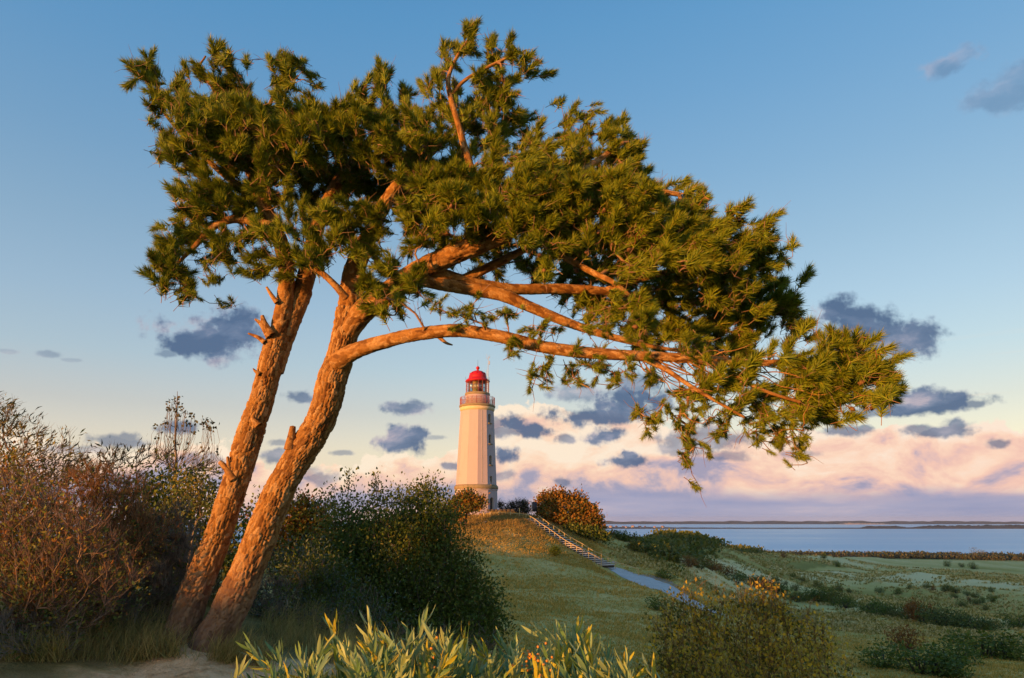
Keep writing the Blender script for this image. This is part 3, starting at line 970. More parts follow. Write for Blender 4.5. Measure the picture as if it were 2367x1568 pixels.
# ---------------------------------------------------------------- stairs, path, fence on the hill
M_WOODR = mat_plain("yellowed_rail_wood", (.50, .36, .15), .7, .2, 2.0)
M_STEP = mat_plain("grey_step_timber", (.58, .52, .48), .8, .3, 1.5, bumpd=.01)
M_GAP_RISER = mat_plain("dark_gap_riser", (.06, .045, .035), .9, .3, 2.0)  # dark boards added under the treads so the gaps read dark
def build_stairs():
    a, b = P(1230, 1203, 122.0), P(1404, 1311, 103.0)
    a, b = a[:2], b[:2]
    u = (b - a) / np.linalg.norm(b - a)
    v = np.array([-u[1], u[0]])              # towards the far side
    if v[1] < 0: v = -v
    ln = np.linalg.norm(b - a)
    t = thing("staircase", (*a, gz(*a)), "long wooden staircase with yellow handrails climbing the hill", "stairs")
    o = np.array([*a, gz(*a)])
    n = 25
    rz = math.atan2(v[1], v[0])
    m1 = MB().box((0, 0, 0), (2.3, .50, .12)).mesh("step")
    zs = ground(a[0] + u[0] * np.linspace(0, ln, n), a[1] + u[1] * np.linspace(0, ln, n), False)
    zs = np.minimum.accumulate(zs)
    m2 = MB().box((0, 0, 0), (2.2, .05, .30)).mesh("gap_riser")
    for i in range(n):
        f = i / (n - 1)
        p = a + u * ln * f
        s = obj("step", m1, M_STEP, t, (p[0] - o[0], p[1] - o[1], zs[i] + .34 - o[2]))
        s.rotation_euler = (0, 0, rz)
        q = p + u * .12
        w = obj("gap_riser", m2, M_GAP_RISER, t, (q[0] - o[0], q[1] - o[1], zs[i] + .125 - o[2]))
        w.rotation_euler = (0, 0, rz)
    for side, ext in ((-1, 0.3), (1, 4.6)):
        h = obj("handrail", None, None, t)
        pts = []
        k = 15 if side < 0 else 14
        L_ = ln + (0.3 if side < 0 else .2)
        for i in range(k):
            q = a + u * (L_ * i / (k - 1)) + v * 1.25 * side
            pts.append(np.array([*q, gz(*q)]))
        if side > 0:
            q = b + u * ext + v * 1.9
            pts.append(np.array([*q, gz(*q) - .05]))
        for q in pts:
            pm = MB().seg(q - o - [0, 0, .3], q - o + [0, 0, 1.05], .055, .055, 5)
            obj("post", pm.mesh("rail_post"), M_WOODR, h)
        for i in range(len(pts) - 1):
            r = MB().seg(pts[i] - o + [0, 0, 1.02], pts[i + 1] - o + [0, 0, 1.02], .055, .055, 5)
            obj("rail", r.mesh("hand_rail"), M_WOODR, h)
    return b, u, v
SB, SU, SV = build_stairs()

def strip(name, pts, widths, mat, lift, step=.8, cross=5, kind='structure'):
    p = spline(np.concatenate([np.asarray(pts, float), np.zeros((len(pts), 1)), np.asarray(widths, float)[:, None]], 1), step)
    d = unit(np.gradient(p[:, :2], axis=0))
    nrm = np.stack([-d[:, 1], d[:, 0]], -1)
    rows = []
    for f in np.linspace(-.5, .5, cross):
        q = p[:, :2] + nrm * (p[:, 3:4] * f) + (.12 * fbm(xyz(p[:, 0] * .7, p[:, 1] * .7, f * 3), 2, 4)[:, None] * nrm if abs(f) > .4 else 0)
        rows.append(np.stack([q[:, 0], q[:, 1], ground(q[:, 0], q[:, 1]) + lift - (.05 if abs(f) > .4 else 0)], -1))
    V = np.concatenate(rows)
    n = len(p)
    i = np.arange(cross - 1)[:, None] * n
    j = np.arange(n - 1)[None]
    Fq = np.stack([i + j, i + j + 1, i + n + j + 1, i + n + j], -1).reshape(-1, 4)
    o = obj(name, new_mesh(name, V, Fq[:, ::-1], True), mat)
    tag(o, kind=kind)
    return o
def mat_gravel():
    m, T, out = material("grey_path_gravel")
    pos = T.n('ShaderNodeNewGeometry').outputs['Position']
    n = T.math('ADD', T.math('MULTIPLY', T.noise(pos, 3.5, 6, .7), .6), T.math('MULTIPLY', T.noise(pos, .5, 3), .4))
    c = T.ramp(n, [(.3, (.38, .35, .32)), (.5, (.55, .51, .48)), (.7, (.64, .58, .53))])
    T.L.new(principled(T, c, .95, .1, bump(T, n, .5, .05)).outputs[0], out.inputs[0])
    return m
M_GRAVEL = mat_gravel()
pA = on_ground(1425, 1316); pB = on_ground(1490, 1344); pC = on_ground(1560, 1373); pD = on_ground(1640, 1418)
strip("path", [SB + SU * .6, pA[:2] * .5 + (SB + SU * 3) * .5, pB[:2], pC[:2], pD[:2]], [2.8, 3.4, 4.2, 4.8, 5.0], M_GRAVEL, .09)
M_PALESAND = mat_plain("worn_sandy_verge", (.34, .26, .19), .95, .3, .6, .1, bumpd=.05)
strip("sandy_verge", [np.array(SB + SU * 1.2 + SV * 2.2), pB[:2] + [2.6, 2.0], pC[:2] + [3.0, 1.8]], [.9, 2.2, .8], M_PALESAND, .05)

def post_fence(name, label, pxs, hs, rails, mat):
    pts = [P(x, 1203, d) for x, d in pxs]
    pts = [np.array([p[0], p[1], gz(p[0], p[1])]) for p in pts]
    t = thing(name, pts[0], label, "fence")
    o = pts[0]
    for p, h in zip(pts, hs):
        obj("post", MB().box(p - o + [0, 0, h / 2 - .15], (.16, .16, h + .3)).mesh("fence_post"), mat, t)
    for z in rails:
        for i in range(len(pts) - 1):
            obj("rail", MB().seg(pts[i] - o + [0, 0, z], pts[i + 1] - o + [0, 0, z], .045, .045, 5).mesh("fence_rail"), mat, t)
    return t
post_fence("post_fence", "low pale wooden post fence along the crest below the lighthouse", [(1118, 121), (1133, 121), (1153, 121.5), (1180, 122), (1201, 122.5), (1216, 123)], [1.0, 1.0, 1.15, 1.0, 1.7, .9], [.75], M_WOODR)
p = P(1152, 1200, 127.0)
M_DARKWALL = mat_plain("dark_low_wall", (.07, .055, .045), .9, .3, 3.0, bumpd=.03)
t = thing("low_wall", (p[0], p[1], gz(p[0], p[1])), "dark low stone wall beside the lighthouse door", "wall")
for i in range(8):
    for r_ in range(2):
        obj("stone", MB().box((-2.6 + i * .72 + .2 * (r_ % 2), 0, .2 + r_ * .42), (.69, .6 + .05 * ((i * 3 + r_) % 3), .40), .03 * ((i * 5 + r_) % 3 - 1)).mesh("wall_stone"), M_DARKWALL, t)
p = P(1229, 1200, 125.0)
zb = gz(p[0], p[1])
t = thing("notice_board", (p[0], p[1], zb), "dark notice board on a pale post at the head of the stairs", "sign")
obj("post", MB().box((0, 0, 1.5), (.10, .10, 3.0)).mesh("board_post"), M_PALEMETAL, t)
obj("panel", MB().box((.52, .02, 2.1), (.85, .08, 1.7)).mesh("board_panel"), mat_plain("dark_board_back", (.03, .035, .05), .6, .2, 3.0), t)
M_ROCK = mat_plain("pale_boulder", (.50, .42, .36), .85, .25, 3.0, bumpd=.03)
def boulder(x, y, r, label, d0=30):
    p = on_ground(x, y, d0)
    a = np.linspace(0, 2 * math.pi, 15)[:-1]
    V, Fq = [], []
    rings = [(.72, -.35), (1, -.02), (.92, .30), (.60, .52), (.22, .62)]
    for ri, (rr, zz_) in enumerate(rings):
        V += [[rr * math.cos(q), rr * .75 * math.sin(q), zz_] for q in a]
    V = np.array(V)
    V *= (1 + .28 * fbm(V * 1.6 + x, 3, int(x)))[:, None]
    V = np.vstack([V, [[0, 0, .64]]])
    n = 14
    i = np.arange(4)[:, None] * n; j = np.arange(n)[None]; k = (j + 1) % n
    Fq = np.stack([i + j, i + k, i + n + k, i + n + j], -1).reshape(-1, 4)
    Ft = np.stack([np.arange(n) + 4 * n, (np.arange(n) + 1) % n + 4 * n, np.full(n, 5 * n)], -1)
    o = obj("boulder", new_mesh("boulder", V * r, [Fq, Ft]), M_ROCK, None, p)
    tag(o, label, "boulder", "boulders on the hill")
boulder(1353, 1288, .50, "pale boulder beside the lower left handrail of the stairs")
boulder(1418, 1303, .45, "pale boulder at the right foot of the stairs")
boulder(1123, 1212, .42, "small pale boulder in the sunlit grass below the lighthouse")

# ---------------------------------------------------------------- growing plants
def pads_points(pads, per, rng, rdep=None, clump=0, cl_r=.1):
    """spread points through ellipsoids given as frame x, y, rx, ry, distance, weight"""
    out, idx = [], []
    for k, q in enumerate(pads):
        x, y, rx, ry, d = q[:5]
        w = q[5] if len(q) > 5 else 1.0
        n = max(2, int(math.pi * rx * ry / per * w))
        if clump:
            n = max(1, n // clump)
        u = rdir(n, rng) * (rng.random((n, 1)) ** .42)
        m = PXM(x, y, d)
        dd = (rdep if rdep else .8 * (rx + ry) / 2 * m)
        pts = P(x + u[:, 0] * rx, y + u[:, 1] * ry, d + u[:, 2] * dd)
        if clump:
            pts = np.repeat(pts, clump, 0) + rng.normal(size=(n * clump, 3)) * cl_r
            n *= clump
        out.append(pts)
        idx.append(np.full(n, k))
    return np.concatenate(out), np.concatenate(idx)

class Skel:
    def __init__(self, cap=60000):
        self.p = np.zeros((cap, 3)); self.par = np.full(cap, -1); self.rmin = np.zeros(cap); self.n = 0
        self.ok = np.zeros(cap, bool)
    def add(self, p, par, r=0.0, ok=True):
        i = self.n
        self.p[i] = p; self.par[i] = par; self.rmin[i] = r; self.ok[i] = ok
        self.n += 1
        return i
    def chain(self, pts, rs, par=-1, ok_from=0):
        for k, (p, r) in enumerate(zip(pts, rs)):
            par = self.add(p, par, r, k >= ok_from)
        return par

def grow(S, A, rng, step=.14, bend=.45, wig=.10, sag=0.0, lift=0.0):
    """join each point of A to the nearest wood so far; returns the tip index of each"""
    n0 = S.n
    near = np.full(len(A), 1e9)
    base = np.nonzero(S.ok[:n0])[0]
    for i in range(0, len(A), 400):
        near[i:i + 400] = np.sqrt(((A[i:i + 400, None] - S.p[base][None]) ** 2).sum(-1)).min(1)
    tips = np.full(len(A), -1)
    for k in np.argsort(near):
        a = A[k]
        d2 = ((S.p[:S.n] - a + [0, 0, lift]) ** 2).sum(1)
        d2[~S.ok[:S.n]] = 1e9
        i = int(np.argmin(d2))
        p0 = S.p[i].copy()
        L = float(np.linalg.norm(a - p0))
        pr = S.par[i]
        t = unit(p0 - S.p[pr]) if pr >= 0 else unit(a - p0)
        m = max(1, int(math.ceil(L / step)))
        c = p0 + t * L * bend + np.array([0, 0, -sag * L])
        par = i
        wv = rng.normal(size=3) * wig * L
        for q in range(1, m + 1):
            f = q / m
            pt = (1 - f) ** 2 * p0 + 2 * f * (1 - f) * c + f * f * a + wv * math.sin(f * math.pi) + (rng.normal(size=3) * step * .12 if q < m else 0)
            par = S.add(pt, par)
        tips[k] = par
    return tips, n0
def radii(S, tip_r, p=2.3):
    n = S.n
    acc = np.zeros(n)
    r = np.zeros(n)
    for i in range(n - 1, -1, -1):
        v = acc[i] ** (1 / p) if acc[i] > 0 else tip_r
        r[i] = max(v, S.rmin[i]) if S.rmin[i] > 0 else max(v, tip_r)
        if S.par[i] >= 0 and S.rmin[i] == 0:
            acc[S.par[i]] += v ** p
    return r
def wood_mesh(S, n0, r, sides=5, rmax=None, thin=None):
    i = np.arange(n0, S.n)
    i = i[S.par[i] >= 0]
    pr = S.par[i]
    r1 = r[i]
    r0 = np.minimum(r[pr], r1 * 1.25)
    mb = MB()
    big = r1 > (thin or 0)
    if big.any():
        mb.add(*frusta(S.p[pr][big], S.p[i][big], r0[big], r1[big], sides))
    if (~big).any():
        mb.add(*frusta(S.p[pr][~big], S.p[i][~big], r0[~big], r1[~big], 3))
    return mb
def leaves(Pn, D, ln, wd, rng, fold=.15):
    """pointed leaves: four corners each, bent a little along the rib"""
    n = len(Pn)
    D, U, W = frames(D)
    a = rng.random(n) * 2 * math.pi
    side = U * np.cos(a)[:, None] + W * np.sin(a)[:, None]
    up = np.cross(D, side)
    ln = np.broadcast_to(ln, (n,))[:, None]; wd = np.broadcast_to(wd, (n,))[:, None]
    mid = Pn + D * ln * .45 + up * ln * fold
    V = np.stack([Pn, mid - side * wd / 2, Pn + D * ln, mid + side * wd / 2], 1).reshape(-1, 3)
    return V, np.arange(n * 4).reshape(-1, 4)

def shrub(name, label, cat, root, pads, leafmat, woodmat, per=260, leaf=(.055, .032), nl=10, spread=.16, seed=1, group=None,
          tip_r=.004, stems=7, step=.22, up=.5, twiglets=0, twig_len=.22, wind=(0, 0, 0), big_r=None, fold=.15, rdep=None, sides=4, lift=.15):
    rng = np.random.default_rng(seed)
    root = np.asarray(root, float)
    S = Skel(40000)
    A, idx = pads_points(pads, per, rng, rdep)
    g = ground(A[:, 0], A[:, 1])
    A = A[A[:, 2] > g + .08]
    b0 = S.add(root + [0, 0, -.15], -1, .03)
    cen = A.mean(0)
    for k in range(stems):
        a = A[rng.integers(len(A))]
        q = root + [rng.normal() * .12, rng.normal() * .12, 0]
        q2 = q + (a - q) * .45 + [0, 0, .1 * np.linalg.norm(a - q)]
        S.chain([q * .7 + root * .3 + [0, 0, .05], q * .5 + q2 * .5, q2], [0, 0, 0], b0)
    tips, n0 = grow(S, A, rng, step, .4, .08, 0, lift)
    r = radii(S, tip_r)
    t = thing(name, root, label, cat, group)
    wood = wood_mesh(S, 1, r, sides, thin=tip_r * 1.6)
    if twiglets:
        i = rng.integers(1, S.n, twiglets)
        pr = S.par[i]
        ok = pr >= 0
        i, pr = i[ok], pr[ok]
        d = unit(unit(S.p[i] - S.p[pr]) + rdir(len(i), rng) * .75 + np.array([0, 0, .25]) + np.array(wind))
        L = twig_len * (.35 + .9 * rng.random(len(i)))
        m = S.p[i] + d * (L * .5)[:, None]
        e = m + unit(d + rdir(len(i), rng) * .5) * (L * .5)[:, None]
        rr = np.full(len(i), tip_r * .8)
        wood.add(*frusta(S.p[i], m, rr, rr * .75, 3))
        wood.add(*frusta(m, e, rr * .75, rr * .35, 3))
    o = obj("branches", wood.mesh("shrub_branches", root), woodmat, t)
    tag(o, kind='stuff')
    if nl and leafmat is not None:
        tp = tips[tips >= 0]
        k = np.repeat(tp, nl)
        back = rng.random(len(k))
        p0, p1 = S.p[k], S.p[S.par[k]]
        pos = p0 + (p1 - p0) * back[:, None] + rng.normal(size=(len(k), 3)) * spread
        out = unit(pos - cen)
        d = unit(rdir(len(k), rng) + out * .5 + np.array([0, 0, up]) + np.array(wind))
        sc_ = .6 + .8 * rng.random(len(k))
        keep = pos[:, 2] > ground(pos[:, 0], pos[:, 1]) + .03
        mats = leafmat if isinstance(leafmat, (list, tuple)) else [leafmat]
        which = rng.integers(0, len(mats), len(tp)).repeat(nl)
        for q, lm in enumerate(mats):
            s_ = keep & (which == q)
            if not s_.any():
                continue
            V, Fq = leaves(pos[s_] - root, d[s_], leaf[0] * sc_[s_], leaf[1] * sc_[s_], rng, fold)
            f = obj("foliage", new_mesh("shrub_foliage", V, Fq), lm, t)
            tag(f, kind='stuff')
    return t

# ---------------------------------------------------------------- the pine
def mat_bark():
    m, T, out = material("pine_bark")
    pos = T.n('ShaderNodeTexCoord').outputs['Object']
    at = T.n('ShaderNodeAttribute', attribute_name="plate")
    fine = T.noise(pos, 38, 5, .7)
    mid = T.noise(pos, 6, 4, .6)
    c = T.ramp(at.outputs['Fac'], [(0, (.12, .050, .014)), (.3, (.26, .122, .032)), (.6, (.34, .170, .048)), (.85, (.46, .28, .12)), (1, (.22, .105, .036))])
    c = T.mix(T.mrange(fine, .35, .75, 0, .55), c, (.10, .042, .018, 1))
    c = T.mix(T.math('MULTIPLY', T.mrange(mid, .5, .8), .2), c, (.22, .14, .09, 1))
    old = T.n('ShaderNodeSeparateXYZ')
    T.put(old.inputs[0], pos)
    c = T.mix(T.mrange(T.math('ADD', old.outputs[2], T.math('MULTIPLY', mid, .8)), 1.7, .5, 0, .65), c, T.mix(fine, (.10, .06, .045, 1), (.30, .19, .15, 1)))
    nr = bump(T, T.math('ADD', fine, T.math('MULTIPLY', T.noise(pos, 90, 3, .6), .5)), .7, .012)
    T.L.new(principled(T, c, .85, .1, nr).outputs[0], out.inputs[0])
    return m
M_BARK = mat_bark()
def tube(path, side_len, ring_len, plate, depth, seed, lump=.05, dead=False):
    """a limb with cracked bark: path rows x, y, z, radius"""
    p = spline(path, ring_len)
    C, R = p[:, :3], np.maximum(p[:, 3], .004)
    n = len(C)
    D = unit(np.gradient(C, axis=0))
    U = np.zeros((n, 3))
    u = np.cross([0, 1, 0], D[0]); u /= np.linalg.norm(u)
    for i in range(n):
        u = u - D[i] * (u @ D[i]); u /= np.linalg.norm(u)
        U[i] = u
    W = np.cross(D, U)
    rm = R.mean()
    sides = int(np.clip(2 * math.pi * R.max() / side_len, 8, 170))
    a = np.arange(sides) / sides
    s = np.concatenate([[0], np.cumsum(np.linalg.norm(np.diff(C, axis=0), axis=1))])
    pitch = max(5, round(2 * math.pi * rm / plate[0]))
    AA, SS = np.meshgrid(a, s)
    ring = np.cos(AA * 2 * math.pi)[..., None] * U[:, None] + np.sin(AA * 2 * math.pi)[..., None] * W[:, None]
    base = C[:, None] + ring * R[:, None, None]
    wob = fbm(base * 5.0, 3, seed)
    wob2 = fbm(base * 5.0 + 31.7, 3, seed + 9)
    fine_w = fbm(base * 17.0, 2, seed + 2)
    gu = AA * pitch + .9 * wob + .30 * fine_w
    gv = SS / plate[1] + 1.1 * wob2 + .25 * fine_w
    iu, iv = np.floor(gu).astype(np.int64), np.floor(gv).astype(np.int64)
    f1 = np.full(gu.shape, 9.0); f2 = np.full(gu.shape, 9.0); cid = np.zeros(gu.shape)
    for du in (-1, 0, 1):
        for dv in (-1, 0, 1):
            cu, cv = (iu + du) % pitch, iv + dv
            jx = _h(cu, cv, 0 * cu, seed); jy = _h(cu, cv, 0 * cu + 1, seed)
            dd = np.hypot(iu + du + .12 + .76 * jx - gu, iv + dv + .12 + .76 * jy - gv)
            val = _h(cu, cv, 0 * cu + 2, seed)
            nf = dd < f1
            f2 = np.where(nf, f1, np.minimum(f2, dd))
            cid = np.where(nf, val, cid)
            f1 = np.where(nf, dd, f1)
    edge = sstep(0.0, .20, f2 - f1) * (.75 + .25 * sstep(.9, .3, f1))
    rid = 1 - np.abs(fbm(np.stack([np.cos(AA * 2 * math.pi) * pitch * .35 + 5, np.sin(AA * 2 * math.pi) * pitch * .35, SS * 7.0], -1), 3, seed + 6)) * 2.2
    sc_ = np.clip(R / .12, .15, 1.0)[:, None]
    disp = depth * sc_ * (.95 * edge - .75 + .6 * (cid - .5) + .40 * rid + .2 * fine_w) + lump * R[:, None] * fbm(base * 3.0, 3, seed + 4)
    V = (base + ring * disp[..., None]).reshape(-1, 3)
    i = np.arange(n - 1)[:, None] * sides; j = np.arange(sides)[None]; k = (j + 1) % sides
    Fq = np.stack([i + j, i + k, i + sides + k, i + sides + j], -1).reshape(-1, 4)
    V = np.vstack([V, C[-1:] + D[-1:] * R[-1] * .3])
    Ft = np.stack([np.arange(sides) + (n - 1) * sides, (np.arange(sides) + 1) % sides + (n - 1) * sides, np.full(sides, n * sides)], -1)
    return V, Fq, Ft, np.append(cid.ravel(), .5)
def tube_obj(name, path, parent, origin, side_len=.013, ring_len=.013, plate=(.036, .10), depth=.024, seed=1, lump=.05, label=None):
    V, Fq, Ft, cid = tube(path, side_len, ring_len, plate, depth, seed, lump)
    me = new_mesh(name, V - origin, [Fq, Ft])
    at = me.attributes.new("plate", 'FLOAT', 'POINT')
    at.data.foreach_set('value', cid.astype(np.float32))
    o = obj(name, me, M_BARK, parent)
    if label: o['label'] = label
    return o
def px_path(rows, d, k=.83):
    """rows x, y, radius[, distance] in frame units"""
    out = []
    for q in rows:
        dd = q[3] if len(q) > 3 else d
        p = P(q[0], q[1], dd)
        out.append([*p, q[2] * k * PXM(q[0], q[1], dd)])
    return np.array(out)

M_NEEDLE = mat_leaf("pine_needles", [(.070, .100, .009), (.130, .178, .012), (.185, .240, .014), (.240, .280, .016), (.250, .205, .017)], .12, .5, .2)
M_PTWIG = mat_twig("pine_twigs", [(0.170, 0.085, 0.043), (0.281, 0.153, 0.076), (0.238, 0.136, 0.085), (0.340, 0.204, 0.119)])
M_CONE = mat_plain("pine_cone_brown", (.19, .09, .04), .8, .3, 30)

def build_pine():
    rng = np.random.default_rng(11)
    root = P(470, 1490, 9.0)
    root[2] = gz(root[0], root[1])
    t = thing("pine_tree", root, "large leaning pine with two sunlit trunks and a spreading windswept crown", "tree")
    A = px_path([(405, 1530, 46), (417, 1469, 39), (430, 1429, 37), (446, 1379, 36), (467, 1329, 34), (489, 1279, 33), (507, 1229, 31), (524, 1179, 30), (540, 1129, 30), (556, 1079, 31), (570, 1029, 31), (586, 979, 30), (604, 929, 28), (617, 878, 27), (628, 835, 29), (640, 790, 27)], 9.0, .92)
    B = px_path([(470, 1530, 52), (496, 1469, 43), (521, 1429, 41), (546, 1379, 42), (568, 1329, 40), (588, 1279, 38), (607, 1229, 37), (626, 1179, 36), (648, 1129, 35), (676, 1079, 34), (708, 1029, 35), (738, 979, 34), (757, 929, 35), (768, 878, 35), (785, 830, 32), (798, 770, 30), (806, 715, 28)], 8.9, .92)
    A1 = px_path([(626, 860, 26), (640, 790, 27), (652, 735, 26), (661, 680, 24), (662, 620, 22), (648, 560, 22), (626, 510, 22), (603, 460, 19), (582, 400, 15), (560, 340, 11), (540, 285, 6)], 9.0, .74)
    A2 = px_path([(634, 860, 26, 9.05), (655, 790, 28, 9.1), (674, 740, 28, 9.1), (693, 690, 28, 9.15), (710, 630, 26, 9.2), (722, 570, 23, 9.25), (742, 500, 20, 9.3), (782, 420, 17, 9.4), (835, 350, 13, 9.5), (885, 285, 8, 9.5)], 9.1, .74)
    B1 = px_path([(800, 770, 28), (808, 700, 29), (816, 640, 28), (832, 590, 26), (853, 545, 22), (885, 480, 19), (935, 410, 17), (1000, 345, 13), (1040, 310, 9)], 9.1)
    M = px_path([(790, 790, 27, 8.9), (838, 722, 31, 8.8), (900, 676, 31, 8.7), (960, 632, 29, 8.6), (1030, 596, 28, 8.5), (1100, 567, 28, 8.4), (1160, 542, 26, 8.3), (1205, 518, 21, 8.2), (1290, 490, 17, 8.1), (1390, 455, 13, 8.1), (1490, 440, 9, 8.1), (1570, 450, 6, 8.1)], 8.6)
    C = px_path([(762, 850, 22, 8.9), (788, 832, 25, 8.75), (825, 810, 22, 8.6), (900, 787, 19, 8.4), (980, 771, 18, 8.2), (1060, 765, 18, 8.1), (1150, 777, 17, 8.0), (1250, 801, 17, 7.9), (1350, 815, 16, 7.85), (1450, 822, 15, 7.8), (1550, 826, 13, 7.8), (1650, 831, 11, 7.8), (1750, 838, 8, 7.8), (1850, 836, 6, 7.8), (1950, 845, 4, 7.8)], 8)
    D = px_path([(950, 640, 19, 8.65), (1020, 656, 19, 8.7), (1090, 668, 19, 8.8), (1160, 682, 18, 8.8), (1235, 714, 15, 8.8), (1310, 745, 13, 8.8), (1400, 775, 10, 8.8), (1500, 800, 6, 8.8), (1600, 815, 4, 8.8)], 8.8)
    E = px_path([(985, 620, 17, 8.6), (1075, 650, 16, 8.8), (1180, 668, 15, 9.0), (1290, 668, 14, 9.2), (1400, 674, 12, 9.3), (1520, 690, 9, 9.4), (1640, 700, 6, 9.4), (1740, 715, 4, 9.4)], 9)
    Fb = px_path([(1060, 650, 12, 8.8), (1110, 628, 13, 8.8), (1160, 603, 12, 8.8), (1230, 570, 9, 8.8), (1310, 550, 6, 8.8)], 8.8)
    G0 = px_path([(975, 380, 12, 9.2), (1040, 420, 10, 9.0), (1090, 405, 10, 8.8), (1086, 380, 10, 8.7), (1075, 345, 9.5, 8.7), (1060, 290, 8.5, 8.7), (1044, 235, 7.5, 8.7), (1036, 185, 6, 8.7), (1052, 140, 4.5, 8.7), (1072, 105, 3, 8.7)], 8.7)
    G1 = px_path([(1042, 225, 5), (1070, 190, 5), (1110, 165, 4.5), (1160, 140, 4), (1205, 122, 3)], 8.7)
    Hb = px_path([(625, 522, 13), (590, 514, 12), (545, 507, 11), (505, 518, 10), (475, 540, 8.5), (455, 565, 7), (428, 592, 5), (398, 625, 3.5), (380, 650, 2.5)], 8.8)
    I = px_path([(606, 470, 13), (550, 430, 10), (485, 375, 7.5), (425, 315, 5.5), (372, 250, 4), (345, 190, 3), (350, 155, 2.2)], 9.2)
    J = px_path([(565, 345, 9), (525, 262, 6), (490, 200, 4.5), (458, 165, 3.5), (475, 130, 2.5)], 9.2)
    K = px_path([(590, 330, 7), (620, 250, 5.5), (645, 205, 4), (690, 175, 2.5)], 9.3)
    O = px_path([(1215, 530, 9, 8.2), (1290, 585, 9, 8.2), (1360, 625, 9, 8.1), (1420, 655, 7, 7.9), (1470, 700, 5, 7.8), (1490, 735, 3.5, 7.8)], 8)
    Q = px_path([(1400, 672, 10, 9.3), (1500, 640, 9, 9.0), (1620, 610, 7, 8.9), (1720, 580, 5, 8.8)], 9)
    Rr = px_path([(1200, 518, 14, 8.2), (1280, 440, 12, 8.6), (1370, 380, 9, 8.9), (1440, 330, 6, 9.1)], 9)
    X1 = px_path([(690, 600, 8, 8.9), (735, 625, 8, 8.7), (770, 655, 9, 8.7), (800, 690, 11, 8.8)], 8.8)
    S1 = px_path([(1640, 832, 7, 7.8), (1700, 870, 6, 7.7), (1770, 905, 5, 7.6), (1850, 930, 4, 7.6)], 7.7)
    S2 = px_path([(1480, 826, 8, 7.8), (1540, 855, 7, 7.7), (1600, 895, 6, 7.65), (1660, 930, 5, 7.6), (1720, 965, 3.5, 7.6)], 7.7)
    tube_obj("trunk", A, t, root, seed=3, depth=.024, label="left leaning trunk that forks higher up")
    tube_obj("trunk", B, t, root, seed=5, depth=.024, label="right leaning trunk with a broken stub")
    for i, (pth, dp) in enumerate([(A1, .014), (A2, .014), (B1, .014), (M, .012), (C, .008), (D, .007), (E, .007), (Fb, .006), (G0, .005), (G1, .003), (Hb, .005), (I, .006), (J, .004), (K, .004), (O, .004), (Q, .004), (Rr, .005), (X1, .004), (S1, .003), (S2, .003)]):
        tube_obj("limb", pth, t, root, .016, .018, (.035, .09), dp * 1.3, 20 + i, .07)
    # broken stubs
    for k, rows in enumerate([
        [(640, 700, 7), (628, 683, 5.5), (616, 664, 3)], [(628, 775, 11), (612, 750, 9), (606, 730, 5)], [(622, 780, 9), (606, 752, 7), (590, 738, 3)],
        [(612, 792, 7), (596, 780, 5), (574, 771, 2.5)], [(600, 866, 6), (590, 858, 4), (585, 852, 1.5)], [(668, 1040, 15), (673, 1012, 11), (677, 986, 8)],
        [(682, 1030, 6), (688, 1012, 3), (690, 1004, 1)], [(540, 1110, 12), (524, 1084, 9), (508, 1068, 6)], [(532, 1096, 7), (528, 1074, 5), (526, 1056, 3.5)],
        [(1010, 775, 7), (1030, 792, 4.5), (1046, 798, 2)], [(598, 985, 12), (585, 968, 8), (590, 952, 3)]]):
        tube_obj("broken_stub", px_path(rows, 8.78 if rows[0][0] > 640 else 8.85), t, root, .012, .012, (.03, .06), .005, 60 + k, .12)

    # foliage pads: x, y, rx, ry, distance, weight
    pads = []
    def add(s, d, dy=0):
        for q in s.split(';'):
            v = [float(x) for x in q.split()]
            if len(v) >= 4:
                pads.append((v[0], v[1] + dy, v[2], v[3], d + (v[4] if len(v) > 4 else 0), v[5] if len(v) > 5 else 1.0))
    # upper left
    add("352 158 38 38;340 215 24 26 0 .6;395 225 38 30;490 130 50 28 0;455 160 18 26 0 .6;520 175 40 26 .2;668 165 56 32;620 180 26 24 .2 .7;420 250 55 36 -.4;480 225 60 34 .3;560 225 60 36 .4;620 230 50 30 .4;440 300 60 34 -.5;510 285 70 40 0;585 280 60 38 .4;400 330 34 26 0 .6;455 360 56 32 -.3;530 345 60 36 -.2;600 330 60 40 .6;430 400 34 22 0 .6;500 400 54 26 -.4;560 410 50 30 0;470 440 46 24 -.2;540 450 44 24 -.3;590 430 36 26 -.3;450 470 30 18 0 .6;505 475 44 20 0", 9.0, 12)
    # middle top
    add("668 262 46 40 -.5;720 268 52 34 -.3;775 275 50 30 0;830 285 60 40 -.3;690 310 60 34 -.7;760 320 70 34 -.6;890 195 50 36 .3;862 212 28 24 .2;925 200 28 30 .3;880 260 56 36 .2;940 285 60 36 0;850 340 66 30 -.4;920 335 66 36 -.3;1000 300 56 36 0;985 250 26 22 .4 .7;800 370 60 24 .4;720 360 60 22 .5;650 350 50 24 .8;880 385 60 22 .6;980 350 54 34 -.2", 9.0, 12)
    # leader
    add("1075 88 36 30;1060 125 34 26;1040 165 26 24;1115 110 30 22 .1;1165 105 34 24;1215 112 34 30;1195 150 40 24;1110 170 52 28;1160 190 46 28 .1;1005 212 26 22;1085 215 40 22;1140 225 52 24 .2;1180 240 36 20 .3;1100 255 46 24 .3;1220 262 40 30 .5;1170 285 50 26 .5;1030 250 20 20 0 .6;1120 300 50 26 .3", 8.8, 18)
